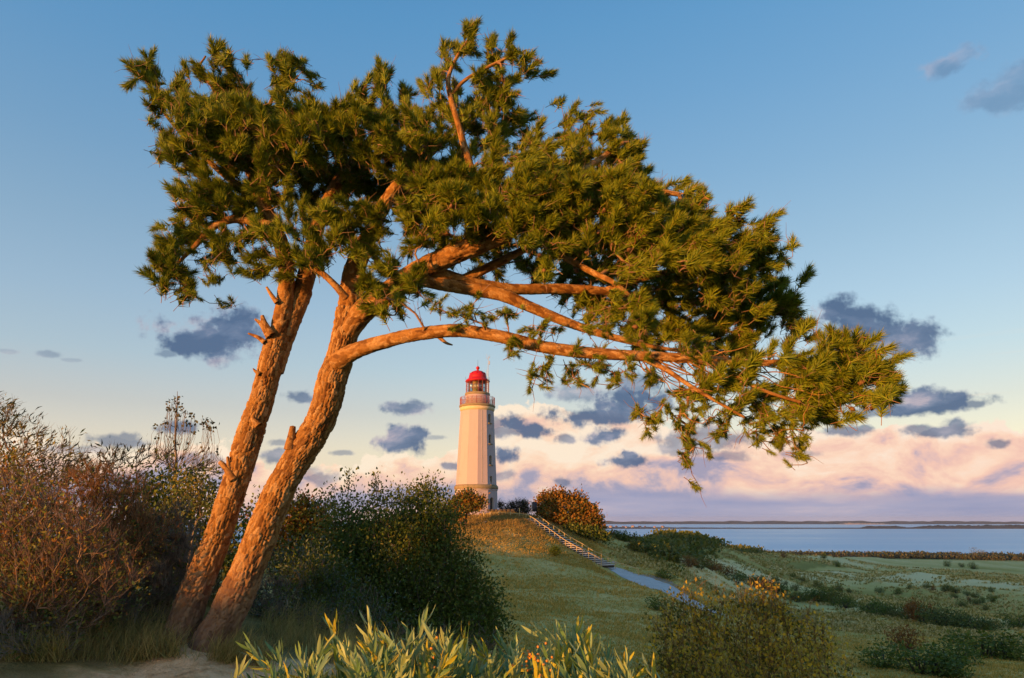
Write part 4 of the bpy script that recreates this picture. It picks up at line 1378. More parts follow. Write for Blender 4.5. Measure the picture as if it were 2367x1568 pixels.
    # right shoulder
    add("1285 280 26 26 .2;1330 285 46 26 .3;1395 285 44 26 .3;1430 310 34 26 .3;1245 315 50 30 .2;1310 330 60 34 0;1380 335 60 34 .1;1450 345 42 28 .2;1480 370 34 28 .2;1180 340 56 32 0;1110 355 46 30 -.1;1060 345 30 22 0 .7;1240 375 66 34 -.2;1330 385 70 36 -.2;1420 395 60 34 0;1500 410 44 30 .1;1550 440 44 26 .1;1595 450 30 24 .2", 9.0, 26)
    # big front mass
    add("1000 420 46 40;975 455 36 34;1060 410 46 34;1050 460 60 30;1130 400 50 30;1140 445 60 34;1200 420 60 36;1220 465 60 34;1290 430 64 36;1310 475 66 34;1380 440 64 36;1400 485 66 34;1470 455 56 34;1490 505 60 34;1560 490 56 34;1580 535 54 34;1640 500 46 32;1660 545 50 34;1720 520 44 34;1745 550 34 34;1180 500 50 24;1100 500 50 26;1010 500 50 26;940 500 44 34;1280 515 60 30;1360 530 64 32;1440 545 64 34;1520 570 56 32;1600 580 54 32;1680 595 56 34;1745 600 38 32;1340 570 46 24 .1;1420 590 60 28;1500 615 56 26;1580 630 54 28;1660 640 56 30;1740 650 44 30;1790 640 34 30", 8.2)
    # darker mass behind and below on the right
    add("1560 660 60 28;1640 680 60 30;1720 690 60 34;1800 660 40 36;1825 690 28 30;1790 720 46 30;1830 740 28 26;1710 735 56 28;1620 730 56 28;1540 710 56 24;1480 690 46 20;1760 770 60 24;1680 780 60 26;1600 780 60 24;1520 760 56 24;1460 745 40 20;1400 720 40 16;1820 775 36 18;1700 812 60 14;1620 806 50 14", 9.3)
    add("1120 560 70 26 0 .8;1220 560 70 26 0 .8;1320 600 60 24 0 .7;1200 610 60 20 0 .6;1000 560 60 20 0 .7;1250 640 60 18 0 .5;1360 650 60 20 0 .6;1400 620 60 30 0 .7;900 440 70 30 0 1.2;820 430 70 28 0 1.2;740 420 60 28 0 1.2;680 400 56 30 0 1.2;640 400 44 26 0 1.2;960 420 60 34 0 1.2;700 370 60 26 0 1.2;800 390 70 26 0 1.2;1060 610 60 16 0 .6;1150 640 60 14 0 .6;1300 700 70 16 0 .7;1420 700 60 18 0 .8;1480 760 50 18 0 .8;1560 770 50 18 0 .8", 9.8)
    # front sprays
    add("1240 610 24 26 0 .8;1470 715 36 26;1500 740 24 20;1440 690 26 20;1290 540 30 18 0 .7", 7.8)
    # middle spray above the trunks
    add("705 505 36 28;770 490 46 28;835 490 46 32;870 530 36 26;800 530 56 28;720 545 40 22;690 585 26 22;733 592 24 24;860 560 30 16;770 560 36 14;620 528 22 16;640 545 24 14;660 505 22 16", 8.5)
    add("845 662 28 18;905 645 26 12;940 660 30 16;880 690 20 10 0 .6;925 690 18 10 0 .6;1010 570 34 12;960 560 34 16", 8.3)
    # left low spray
    add("400 520 28 24;440 505 36 22;490 490 40 18;540 490 30 16;392 580 34 24;375 610 24 20;430 560 34 18;420 610 26 20;370 650 20 18;430 645 20 16;480 570 40 16 .2 .6;530 555 36 14 .2 .6;505 600 24 14 .1 .6;545 530 26 12;600 605 26 20 .1;630 615 22 18 .1;590 580 22 16 .1 .6", 8.8)
    # outer right end of the low limb
    add("1850 800 44 22;1900 800 44 24;1955 785 40 26;1990 790 26 20;1870 835 56 24;1940 830 54 26;2000 835 34 28;2040 865 32 28;2055 890 22 24;1990 880 48 26;1930 875 54 26;1860 880 54 24;1800 860 44 22;2010 915 34 16;1960 920 40 18;1890 920 46 20;1820 905 40 20;1780 895 30 18;1760 850 36 16;1700 860 30 16;1650 870 26 16 0 .8;1740 920 30 16;1850 950 30 12 0 .7", 7.7, 18)
    add("520 330 60 34;470 270 50 34;560 260 50 34;600 380 50 24;540 300 60 30;650 300 50 34;700 290 50 30;780 290 60 30;880 320 60 30;950 310 50 30", 8.3)
    add("1230 500 60 26;1300 460 60 30;1380 500 60 30;1460 520 60 30;1540 540 60 28;1240 430 60 30;1180 470 50 26;1330 420 60 30;1440 420 60 30;1500 470 50 30;1620 560 50 30;1120 470 46 26;1050 440 46 26;1350 560 46 20;1480 590 50 24;1570 600 50 24;1660 610 50 26", 7.7)
    # shaded inner needles under the crown
    add("640 445 50 26;720 460 60 24;800 450 60 24;880 465 60 28;950 470 50 28;1010 520 60 26;1090 560 60 24;1170 590 60 24;1250 610 60 26;1340 630 60 28;1430 650 60 28;1510 670 50 26;1300 690 60 16;1400 730 60 18;560 430 50 24;1120 640 50 12;1480 790 60 12;1590 790 60 14", 9.9)
    h0 = len(pads)
    # hanging sprays below the limbs
    add("1080 705 26 18 0 .7;1105 720 22 18 0 .7;1060 735 14 14 0 .7;1190 720 24 22 0 .6;1230 750 30 18 0 .6;1290 770 36 16 0 .6;1350 780 40 14 0 .6;1420 760 40 20 0 .6;1180 820 20 16 0 .7;1230 850 34 20 0 .7;1280 880 34 16 0 .7;1330 865 26 18 0 .6;1410 850 34 20 0 .7;1430 870 18 16 0 .7;1350 840 30 12 0 .5;1500 950 20 18 0 .7;1510 985 14 12 0 .7;1540 900 20 16 0 .6;1590 990 8 14 0 .8;1610 1020 14 14 0 .8;1610 1065 24 16 0 .9;1590 1000 12 10 0 .7;1640 1010 8 12 0 .6;1700 950 40 18 0 .7;1690 985 24 12 0 .6;1740 1000 30 12 0 .7;1790 1000 30 12 0 .7;1840 1010 30 12 0 .8;1870 1000 24 14 0 .8;1820 1030 24 8 0 .7;1900 950 30 12 0 .7;1930 965 20 8 0 .7;1760 960 36 14 0 .6;1640 930 26 16 0 .6;1600 900 30 16 0 .6;480 690 8 8 0 .9;500 640 8 12 0 .6;900 575 26 22 0 .5;920 610 18 14 0 .5;890 690 14 8 0 .7", 7.9)
    pads[-5] = (480, 684, 8, 8, 8.8, .9); pads[-4] = (500, 635, 6, 14, 8.8, .6)
    pads[-3] = (900, 580, 26, 20, 9.2, .5); pads[-2] = (922, 615, 18, 14, 9.2, .5)
    add("1500 815 60 20 0 .8;1580 822 60 22 0 .8;1660 830 60 24 0 .8;1560 860 60 24 0 .7;1640 880 60 24 0 .7", 7.75)
    S = Skel()
    ends = {}
    for nm, pth, ok in (("A1", A1, .45), ("A2", A2, .5), ("B1", B1, .45), ("M", M, .35), ("C", C, .22), ("D", D, .25), ("E", E, .25), ("F", Fb, .3), ("G0", G0, .2), ("G1", G1, .2), ("H", Hb, .2), ("I", I, .2), ("J", J, .2), ("K", K, .2), ("O", O, .3), ("Q", Q, .3), ("R", Rr, .3), ("X1", X1, .1), ("S1", S1, .1), ("S2", S2, .1)):
        q = spline(pth, .09)
        S.chain(q[:, :3], q[:, 3], -1, int(len(q) * ok))
    pts, idx = pads_points(pads, 325, rng, clump=5, cl_r=.125)
    tips, n0 = grow(S, pts, rng, .11, .5, .11, .03)
    r = radii(S, .0052, 2.05)
    r = np.minimum(r, .034)
    wm = wood_mesh(S, n0, r, 5, thin=.006)
    # extra bare twigs inside the crown
    i = rng.integers(n0, S.n, 3800)
    d = unit(unit(S.p[i] - S.p[S.par[i]]) + rdir(len(i), rng) * .8)
    L = .10 + .22 * rng.random(len(i))
    m_ = S.p[i] + d * (L * .5)[:, None]
    e_ = m_ + unit(d + rdir(len(i), rng) * .5) * (L * .5)[:, None]
    wm.add(*frusta(S.p[i], m_, np.full(len(i), .0045), np.full(len(i), .0035), 3))
    wm.add(*frusta(m_, e_, np.full(len(i), .003), np.full(len(i), .0015), 3))
    # crooked bare branches that catch the sun below and before the needles
    def crook(k, start, go, n, L, r0):
        p = start.copy(); d = unit(go); rows = []
        for q in range(n):
            rows.append([*p, r0 * (1 - .75 * q / (n - 1))])
            p = p + d * L / (n - 1)
            d = unit(d * .75 + go * .35 + rng.normal(size=3) * .42)
        tube_obj("branch", np.array(rows), t, root, .012, .025, (.03, .06), .003, 300 + k, .1)
    cp = spline(C, .05)
    for k in range(38):
        i = int(len(cp) * (.58 + .38 * rng.random()))
        crook(k, cp[i, :3], np.array([.75, -.15 + .3 * rng.random(), -.45 + .35 * rng.random()]), 9, .6 + .9 * rng.random(), .007 + .006 * rng.random())
    near = np.nonzero((r[n0:S.n] > .011) & (S.p[n0:S.n, 1] < 9.0) & (S.p[n0:S.n, 2] < 6.2))[0] + n0
    for k in range(26):
        i = near[rng.integers(len(near))]
        crook(40 + k, S.p[i], np.array([.4 * rng.normal() + .15, -.75, -.08 + .12 * rng.normal()]), 8, .35 + .35 * rng.random(), .011)
    tw = obj("twigs", wm.mesh("pine_twigs", root), M_PTWIG, t)
    tag(tw, kind='stuff')
    # tufts: brushes of needles at the shoot ends
    cen = pts.mean(0)
    T0, TD, TS, TH = [], [], [], []
    for k, tip in enumerate(tips):
        hang = idx[k] >= h0
        p = S.p[tip]
        bd = unit(p - S.p[S.par[tip]])
        outw = p - cen
        outw[2] *= .5
        outw = unit(outw)
        fld = np.array([fbm(p * 1.6 + o_, 1, 77) for o_ in (0., 9.3, 21.1)])
        for q in range(rng.integers(1, 4) if hang else rng.integers(2, 4)):
            if hang:
                dd = unit(bd * .7 + rdir(1, rng)[0] * .6 + np.array([.15, 0, .05]))
                off = rdir(1, rng)[0] * .05
                s_ = .55 + .25 * rng.random()
            else:
                dd = unit(bd * .45 + np.array([.20, -.14, .42]) + outw * .42 + fld * .6 + rdir(1, rng)[0] * .5)
                off = rdir(1, rng)[0] * .09 * rng.random()
                s_ = .92 + .40 * rng.random()
            T0.append(p + off - dd * (.15 * s_)); TD.append(dd); TS.append(s_); TH.append(hang)
    T0, TD, TS = np.array(T0), np.array(TD), np.array(TS)
    # short shoots carrying the tufts
    sh0 = T0 - TD * (.07 * TS)[:, None]
    nrest = len(T0)
    def tuft(rg, nn=140, L=.19, nl=.120, w=.0100):
        z = L * (rg.random(nn) ** .8)
        f = z / L
        th = np.radians(60 - 36 * f + rg.normal(size=nn) * 9)
        ph = rg.random(nn) * 2 * math.pi
        d = np.stack([np.sin(th) * np.cos(ph), np.sin(th) * np.sin(ph), np.cos(th)], -1)
        d[:, 2] += .15
        d = unit(d)
        b = np.stack([0 * z, 0 * z, z], -1)
        ll = nl * (.75 + .4 * rg.random(nn))
        _, U, W = frames(d)
        a = rg.random(nn) * math.pi
        s = (U * np.cos(a)[:, None] + W * np.sin(a)[:, None]) * w / 2
        tip = b + d * ll[:, None] + np.array([0, 0, -.012])
        V = np.stack([b - s, b + s, tip], 1).reshape(-1, 3)
        return V, np.arange(nn * 3).reshape(-1, 3)
    var = [tuft(np.random.default_rng(100 + i)) for i in range(10)]
    Dn, Un, Wn = frames(TD)
    spin = rng.random(nrest) * 2 * math.pi
    U2 = Un * np.cos(spin)[:, None] + Wn * np.sin(spin)[:, None]
    W2 = np.cross(Dn, U2)
    # the 300 tufts nearest to the eye become pieces of their own
    dist = np.linalg.norm(T0 - EYE, axis=1) / TS
    own = np.zeros(nrest, bool)
    own[np.argsort(dist)[:300]] = True
    crown = MB()
    Vs, Q4, Q3, off = [], [], [], 0
    vk = rng.integers(0, len(var), nrest)
    for v_i, (V, f3) in enumerate(var):
        sel = np.nonzero((vk == v_i) & ~own)[0]
        if not len(sel):
            continue
        R3 = np.stack([U2[sel], W2[sel], Dn[sel]], 1)                    # n,3,3 rows
        VV = np.einsum('vk,nkc->nvc', V, R3) * TS[sel][:, None, None] + T0[sel][:, None] - root
        n, m = VV.shape[:2]
        o_ = (np.arange(n) * m)[:, None, None]
        crown.add(VV.reshape(-1, 3), (f3[None] + o_).reshape(-1, 3))
    cr = obj("crown", crown.mesh("pine_crown"), M_NEEDLE, t)
    tag(cr, kind='stuff')
    tm = [new_mesh("needle_tuft", V, f3) for V, f3 in var]
    for me in tm:
        me.materials.append(M_NEEDLE)
    from mathutils import Matrix
    for i in np.nonzero(own)[0]:
        o = obj("needle_tuft", tm[vk[i]], None, cr)
        X, Y, Z = U2[i] * TS[i], W2[i] * TS[i], Dn[i] * TS[i]
        q = T0[i] - root
        o.matrix_local = Matrix(((X[0], Y[0], Z[0], q[0]), (X[1], Y[1], Z[1], q[1]), (X[2], Y[2], Z[2], q[2]), (0, 0, 0, 1)))
    V, Fq = frusta(sh0 - root, T0 + TD * (.13 * TS)[:, None] - root, np.full(nrest, .0045), np.full(nrest, .003), 4)
    s_o = obj("shoots", new_mesh("pine_shoots", V, Fq), M_PTWIG, t)
    tag(s_o, kind='stuff')
    # cones
    cm = MB()
    pr = [(.001, -.035)] + [((.021 * math.sin((f * .85 + .12) * math.pi) + .003 * (i % 2)), -.03 + .065 * f) for i, f in enumerate(np.linspace(0, 1, 9))] + [(.001, .037)]
    cm.lathe(pr, 9)
    cmesh = cm.mesh("pine_cone")
    vis = np.argsort(dist)[:900]
    for i in rng.choice(vis, 46, replace=False):
        o = obj("pine_cone", cmesh, M_CONE, t, T0[i] - root - TD[i] * .04)
        o.rotation_euler = tuple(rng.random(3) * 6.28)
        o.scale = (1.25,) * 3
    return t
build_pine()

# ---------------------------------------------------------------- thicket round the pine
W_GREY = mat_twig("grey_brown_twigs", [(0.120, 0.090, 0.066), (0.192, 0.144, 0.108), (0.252, 0.204, 0.156)])
W_RED = mat_twig("reddish_bare_twigs", [(.13, .075, .045), (.20, .115, .070), (.28, .19, .13), (.20, .15, .12)])
W_ORANGE = mat_twig("orange_brown_twigs", [(.17, .085, .038), (.25, .125, .05), (.22, .13, .065)])
L_DARK = mat_leaf("dark_green_leaves", [(0.054, 0.091, 0.014), (0.082, 0.125, 0.018), (0.108, 0.155, 0.019), (0.152, 0.176, 0.022)], .25)
L_DARK2 = mat_leaf("olive_leaves", [(0.069, 0.095, 0.019), (0.107, 0.128, 0.022), (0.145, 0.149, 0.025), (0.176, 0.155, 0.026)], .25)
L_YEL = mat_leaf("yellow_autumn_leaves", [(0.125, 0.125, 0.025), (0.213, 0.181, 0.027), (0.300, 0.225, 0.030), (0.163, 0.163, 0.031)], .3)
L_RUST = mat_leaf("rust_autumn_leaves", [(.17, .065, .018), (.24, .095, .022), (.28, .13, .025), (.14, .085, .022)], .3)
L_GOLD = mat_leaf("golden_olive_leaves", [(0.358, 0.295, 0.039), (0.589, 0.429, 0.041), (0.820, 0.539, 0.045), (0.436, 0.368, 0.041), (0.665, 0.368, 0.039)], .35)
L_WILLOW = mat_leaf("narrow_dry_leaves", [(0.039, 0.052, 0.023), (0.072, 0.072, 0.029), (0.111, 0.085, 0.034), (0.058, 0.078, 0.026)], .2)
L_SILVER = mat_leaf("grey_green_leaves", [(0.074, 0.115, 0.088), (0.115, 0.155, 0.115), (0.155, 0.189, 0.135)], .2)
L_MID = mat_leaf("mid_green_leaves", [(0.060, 0.098, 0.027), (0.098, 0.143, 0.036), (0.143, 0.180, 0.042), (0.180, 0.180, 0.045)], .3)

def G(x, y, d, dz=0.0):
    p = gp(x, y, d)
    return p
# left of the pine
shrub("bare_bush", "wide bare bush of reddish twigs at the left edge of the picture", "bush", G(60, 1480, 8.6),
      [(40, 1180, 110, 90, 8.4), (130, 1250, 140, 90, 8.3), (60, 1330, 120, 80, 8.2), (220, 1330, 120, 70, 8.4), (-60, 1250, 110, 130, 8.4), (150, 1410, 130, 50, 8.3)],
      [L_RUST, L_DARK2, L_MID, L_MID, L_YEL], W_RED, per=230, leaf=(.05, .022), nl=8, spread=.13, seed=21, tip_r=.0038, twiglets=6500, twig_len=.20, wind=(-.2, 0, .2), stems=9)
shrub("bare_bush", "rounded orange-brown bare bush in the sun left of the pine", "bush", G(260, 1450, 9.6),
      [(215, 1130, 90, 60, 9.6), (290, 1170, 90, 60, 9.6), (200, 1200, 90, 60, 9.5), (330, 1230, 90, 50, 9.5), (270, 1250, 100, 60, 9.4)],
      [L_RUST, L_DARK2, L_MID], W_ORANGE, per=200, leaf=(.042, .020), nl=6, spread=.12, seed=22, tip_r=.0036, twiglets=5500, twig_len=.19, stems=8)
shrub("bare_bush", "grey tangled bare bush in shade right beside the left trunk", "bush", G(400, 1440, 10.2),
      [(370, 1290, 90, 60, 9.9), (430, 1330, 70, 70, 10.0), (330, 1360, 100, 60, 9.6), (400, 1220, 60, 50, 10.2), (250, 1400, 90, 40, 9.2)],
      L_DARK, W_GREY, per=300, leaf=(.04, .022), nl=3, spread=.12, seed=23, tip_r=.004, twiglets=6500, twig_len=.26, wind=(-.3, 0, .1), stems=8)
shrub("willow_bush", "tall loose bush with narrow leaves against the sky at far left", "bush", G(20, 1420, 11.5),
      [(-30, 960, 70, 40, 11.5), (10, 965, 46, 40, 11.5), (50, 1000, 60, 34, 11.5), (110, 1030, 70, 34, 11.4), (170, 1045, 40, 20, 11.4), (30, 1060, 80, 40, 11.3), (120, 1090, 90, 40, 11.4), (-60, 1080, 90, 80, 11.4), (60, 1160, 110, 70, 11.4)],
      [L_WILLOW, L_WILLOW, L_YEL], W_GREY, per=300, leaf=(.11, .022), nl=9, spread=.12, seed=24, tip_r=.004, stems=9, wind=(.5, 0, .0), twiglets=1500)
shrub("yellow_bush", "bush with sunlit yellow leaves at the left edge below the willow", "bush", G(-10, 1400, 10.6),
      [(0, 1050, 60, 40, 10.6), (40, 1090, 60, 36, 10.6), (-20, 1110, 70, 50, 10.6), (80, 1140, 50, 34, 10.6)],
      [L_YEL, L_RUST], W_GREY, per=240, leaf=(.06, .026), nl=12, spread=.14, seed=25, tip_r=.004, stems=7)
shrub("willow_bush", "loose narrow-leaved bush behind the orange-brown bare bush", "bush", G(260, 1380, 13),
      [(200, 1080, 60, 40, 13), (270, 1060, 50, 30, 13), (320, 1060, 40, 30, 13), (380, 1055, 34, 30, 13), (150, 1100, 60, 40, 13), (300, 1120, 100, 40, 13), (420, 1090, 50, 30, 13), (480, 1090, 40, 28, 13)],
      L_WILLOW, W_GREY, per=300, leaf=(.12, .026), nl=6, spread=.14, seed=26, tip_r=.005, stems=9, wind=(.35, 0, .1), twiglets=1500)
shrub("yellow_bush", "yellow-green leafy bush close behind the left trunk", "bush", G(430, 1420, 11.5),
      [(450, 1115, 44, 28, 11.5), (430, 1140, 50, 30, 11.5), (480, 1140, 40, 36, 11.5)],
      [L_YEL, L_MID], W_GREY, per=150, leaf=(.06, .034), nl=14, spread=.13, seed=27, tip_r=.004, stems=6)
shrub("dark_bush", "dark green leafy bush in the shade left of the trunks", "bush", G(400, 1420, 12.2),
      [(380, 1130, 70, 44, 12), (340, 1180, 90, 60, 12), (450, 1190, 80, 60, 12), (420, 1260, 120, 70, 12), (520, 1240, 60, 90, 12.3), (300, 1280, 120, 80, 12.2), (480, 1350, 120, 70, 12.3)],
      [L_DARK, L_DARK2], W_GREY, per=170, leaf=(.075, .042), nl=13, spread=.2, seed=28, tip_r=.004, stems=8)
shrub("dark_bush", "dark undergrowth bush deep in the shade behind the bare bushes", "bush", G(120, 1430, 12.6),
      [(60, 1240, 130, 90, 12.6), (200, 1260, 130, 80, 12.6), (100, 1370, 180, 70, 12.4), (300, 1390, 130, 60, 12.2)],
      [L_DARK, L_DARK, L_WILLOW], W_GREY, per=260, leaf=(.08, .042), nl=12, spread=.22, seed=29, tip_r=.004, stems=8)
# slender young tree
def young_tree():
    rng = np.random.default_rng(31)
    d = 15.0
    root = G(405, 1400, d)
    t = thing("young_tree", root, "slender young tree with sparse leaves rising above the thicket", "tree")
    S = Skel(8000)
    pth = np.array([[*root, .045], [*P(404, 1200, d), .036], [*P(407, 1080, d), .028], [*P(405, 1010, d), .020], [*P(409, 950, d), .012], [*P(410, 905, d), .005]])
    q = spline(pth, .12)
    S.chain(q[:, :3], q[:, 3], -1, int(len(q) * .55))
    pads = [(410, 918, 10, 16, d, 1.6), (400, 945, 24, 22, d, 1.2), (425, 950, 20, 20, d, 1.2), (375, 985, 22, 18, d), (440, 985, 26, 22, d), (355, 1020, 12, 24, d), (470, 975, 26, 20, d), (490, 990, 16, 14, d), (390, 1010, 36, 24, d), (450, 1030, 40, 26, d), (480, 1040, 34, 20, d), (380, 1050, 40, 20, d)]
    A, _ = pads_points(pads, 130, rng)
    tips, n0 = grow(S, A, rng, .14, .35, .04, 0, .75)
    r = radii(S, .0032, 2.6)
    V, Fq = frusta(q[:-1, :3] - root, q[1:, :3] - root, q[:-1, 3], q[1:, 3], 7)
    obj("trunk", new_mesh("young_trunk", V, Fq), W_GREY, t)
    tag(obj("branches", wood_mesh(S, n0, np.minimum(r, .016), 4).mesh("young_branches", root), W_GREY, t), kind='stuff')
    k = np.repeat(tips, 2)
    hi = (S.p[k][:, 2] > P(405, 1000, d)[2]) | (rng.random(len(k)) < .12)
    k = k[hi]
    pos = S.p[k] + rng.normal(size=(len(k), 3)) * .05
    V, Fq = leaves(pos - root, unit(rdir(len(k), rng) + np.array([0, 0, -.3])), .085, .06, rng)
    tag(obj("crown", new_mesh("young_crown", V, Fq), L_WILLOW, t), kind='stuff')
young_tree()

# middle: the dark bushes between pine and hill
shrub("dark_bush", "big dark green bush in the middle of the picture below the lighthouse", "bush", G(930, 1480, 14.5),
      [(800, 1215, 60, 50, 15), (880, 1205, 60, 46, 15), (965, 1180, 56, 46, 14.8), (1015, 1190, 36, 46, 14.6), (1000, 1250, 70, 70, 14.5), (900, 1260, 120, 80, 14.5), (800, 1270, 90, 70, 14.8),
       (1050, 1310, 60, 60, 14.3), (960, 1340, 130, 80, 14), (850, 1360, 120, 80, 14.2), (1100, 1380, 60, 60, 14.2), (1130, 1440, 50, 50, 14.1), (1040, 1430, 110, 60, 13.8), (920, 1450, 140, 50, 13.6), (790, 1440, 90, 50, 14)],
      [L_DARK, L_DARK, L_DARK2], W_GREY, per=118, leaf=(.066, .036), nl=24, spread=.16, seed=41, tip_r=.004, stems=12, step=.25)
shrub("sapling_bush", "pointed leafy shoots standing above the big dark bush", "bush", G(800, 1450, 15.6),
      [(768, 1150, 12, 36, 15.6, 1.3), (804, 1115, 9, 36, 15.6, 1.8), (806, 1165, 20, 30, 15.6), (868, 1118, 10, 34, 15.6, 1.8), (872, 1160, 22, 28, 15.6), (905, 1140, 12, 28, 15.6, 1.3), (928, 1152, 14, 22, 15.6), (740, 1185, 16, 26, 15.6), (838, 1170, 14, 24, 15.6), (985, 1118, 9, 20, 15.3, 1.5), (1012, 1130, 8, 18, 15.2, 1.5)],
      [L_DARK2, L_MID, L_DARK], W_GREY, per=120, leaf=(.07, .042), nl=8, spread=.10, seed=42, tip_r=.004, stems=9, up=.8)
shrub("sapling_bush", "leafy golden-topped bush beside the big dark bush, next to the lighthouse tree", "bush", G(990, 1450, 15.2),
      [(985, 1125, 34, 18, 15.2), (960, 1150, 50, 24, 15.2), (1010, 1150, 40, 26, 15.2), (1035, 1190, 26, 40, 15.1)],
      [L_DARK2, L_MID, L_DARK], W_GREY, per=110, leaf=(.065, .036), nl=13, spread=.14, seed=43, tip_r=.004, stems=8)
shrub("autumn_bush", "orange-tinged bush just right of the right trunk", "bush", G(700, 1440, 16.5),
      [(700, 1170, 30, 26, 16.5), (680, 1200, 40, 40, 16.5), (730, 1190, 34, 30, 16.5), (690, 1260, 60, 60, 16.4), (620, 1220, 40, 60, 16.6), (740, 1260, 50, 50, 16.4)],
      [L_DARK2, L_RUST, L_YEL, L_DARK], W_GREY, per=75, leaf=(.09, .052), nl=18, spread=.17, seed=44, tip_r=.005, stems=8)
shrub("grey_bush", "small grey-green bush in shade between right trunk and big bush", "bush", G(720, 1470, 12.4),
      [(650, 1300, 50, 50, 12.8), (720, 1290, 50, 40, 12.8), (740, 1330, 60, 44, 12.4), (690, 1350, 60, 50, 12.2), (770, 1350, 50, 36, 12.4), (700, 1410, 90, 44, 12)],
      [L_SILVER, L_DARK, L_DARK], W_GREY, per=95, leaf=(.065, .020), nl=17, spread=.14, seed=45, tip_r=.004, stems=8)
shrub("grey_bush", "grey-green bush at the foot of the big dark bush", "bush", G(840, 1490, 12),
      [(840, 1370, 50, 34, 12), (870, 1400, 50, 36, 12), (800, 1420, 60, 36, 11.8), (880, 1450, 70, 30, 11.6)],
      [L_SILVER, L_DARK, L_DARK], W_GREY, per=160, leaf=(.06, .016), nl=12, spread=.14, seed=46, tip_r=.004, stems=8)

# right foreground: golden bush
shrub("golden_bush", "golden-leaved bush with upright twigs at the lower right of centre", "bush", P(1700, 1700, 13.5) * [1, 1, 0] + [0, 0, gz(*P(1700, 1700, 13.5)[:2])],
      [(1548, 1405, 12, 30, 13.2), (1578, 1385, 10, 34, 13.3), (1610, 1378, 16, 32, 13.3), (1640, 1390, 12, 34, 13.4), (1668, 1395, 12, 24, 13.4), (1712, 1390, 14, 30, 13.5, 1.4), (1742, 1378, 14, 30, 13.6), (1772, 1382, 14, 30, 13.6), (1806, 1400, 14, 28, 13.6, 1.4), (1870, 1425, 12, 26, 13.7, 1.4), (1905, 1450, 12, 24, 13.7, 1.4), (1545, 1440, 34, 40, 13.2), (1590, 1420, 46, 50, 13.3), (1700, 1440, 60, 50, 13.4), (1760, 1385, 44, 42, 13.6), (1800, 1420, 40, 40, 13.6), (1640, 1480, 90, 50, 13.2), (1760, 1480, 90, 50, 13.3),
       (1860, 1460, 46, 40, 13.6), (1900, 1500, 40, 46, 13.6), (1560, 1530, 70, 50, 12.9), (1680, 1560, 110, 50, 12.8), (1820, 1540, 100, 50, 13), (1920, 1570, 60, 40, 13.2), (1500, 1560, 44, 34, 12.8), (1600, 1620, 140, 40, 12.6), (1800, 1620, 140, 40, 12.8)],
      [L_GOLD, L_GOLD, L_DARK2], mat_twig("golden_bush_twigs", [(.15, .09, .04), (.25, .15, .06), (.32, .20, .09)]), per=290, leaf=(.066, .046), nl=14, spread=.13, seed=51, tip_r=.0042, stems=14, twiglets=2200, twig_len=.34, up=.6, lift=.35)

# low growth in the shade on both sides of the trunks
shrub("low_bush", "low dark bush in shade behind the right trunk's foot", "bush", G(640, 1480, 10.8),
      [(620, 1420, 60, 40, 10.8), (680, 1440, 60, 36, 10.8), (590, 1380, 40, 50, 11), (740, 1460, 60, 30, 10.6), (650, 1370, 50, 40, 11.4)],
      [L_DARK, L_WILLOW, L_SILVER], W_GREY, per=150, leaf=(.055, .026), nl=12, spread=.14, seed=47, tip_r=.0038, stems=9, twiglets=1200, twig_len=.2)
shrub("low_bush", "low tangled bush in shade left of the left trunk's foot", "bush", G(280, 1490, 9.6),
      [(300, 1430, 80, 40, 9.6), (220, 1440, 70, 40, 9.5), (360, 1440, 40, 40, 9.7), (140, 1460, 80, 34, 9.2)],
      [L_DARK, L_WILLOW], W_GREY, per=170, leaf=(.05, .024), nl=9, spread=.14, seed=48, tip_r=.0038, stems=9, twiglets=2200, twig_len=.22)
shrub("low_bush", "low grey-green bush with pale twigs in the lower left corner", "bush", G(70, 1540, 8.2),
      [(90, 1450, 60, 40, 8.3), (30, 1500, 60, 40, 8.1), (140, 1490, 50, 30, 8.3), (-30, 1460, 60, 50, 8.2)],
      [L_SILVER, L_DARK2, L_DARK], mat_twig("pale_grey_twigs", [(.20, .18, .16), (.30, .27, .24), (.16, .12, .09)]), per=190, leaf=(.05, .016), nl=8, spread=.12, seed=49, tip_r=.0036, stems=9, twiglets=1600, twig_len=.2)
shrub("low_bush", "dark low bush filling the shade below the big dark bush", "bush", G(900, 1500, 11.2),
      [(820, 1480, 80, 30, 11.2), (930, 1490, 90, 30, 11), (1040, 1490, 80, 34, 11.4), (1120, 1490, 50, 30, 12)],
      [L_DARK, L_DARK, L_WILLOW], W_GREY, per=170, leaf=(.055, .028), nl=12, spread=.16, seed=50, tip_r=.0038, stems=10, twiglets=900, twig_len=.2)

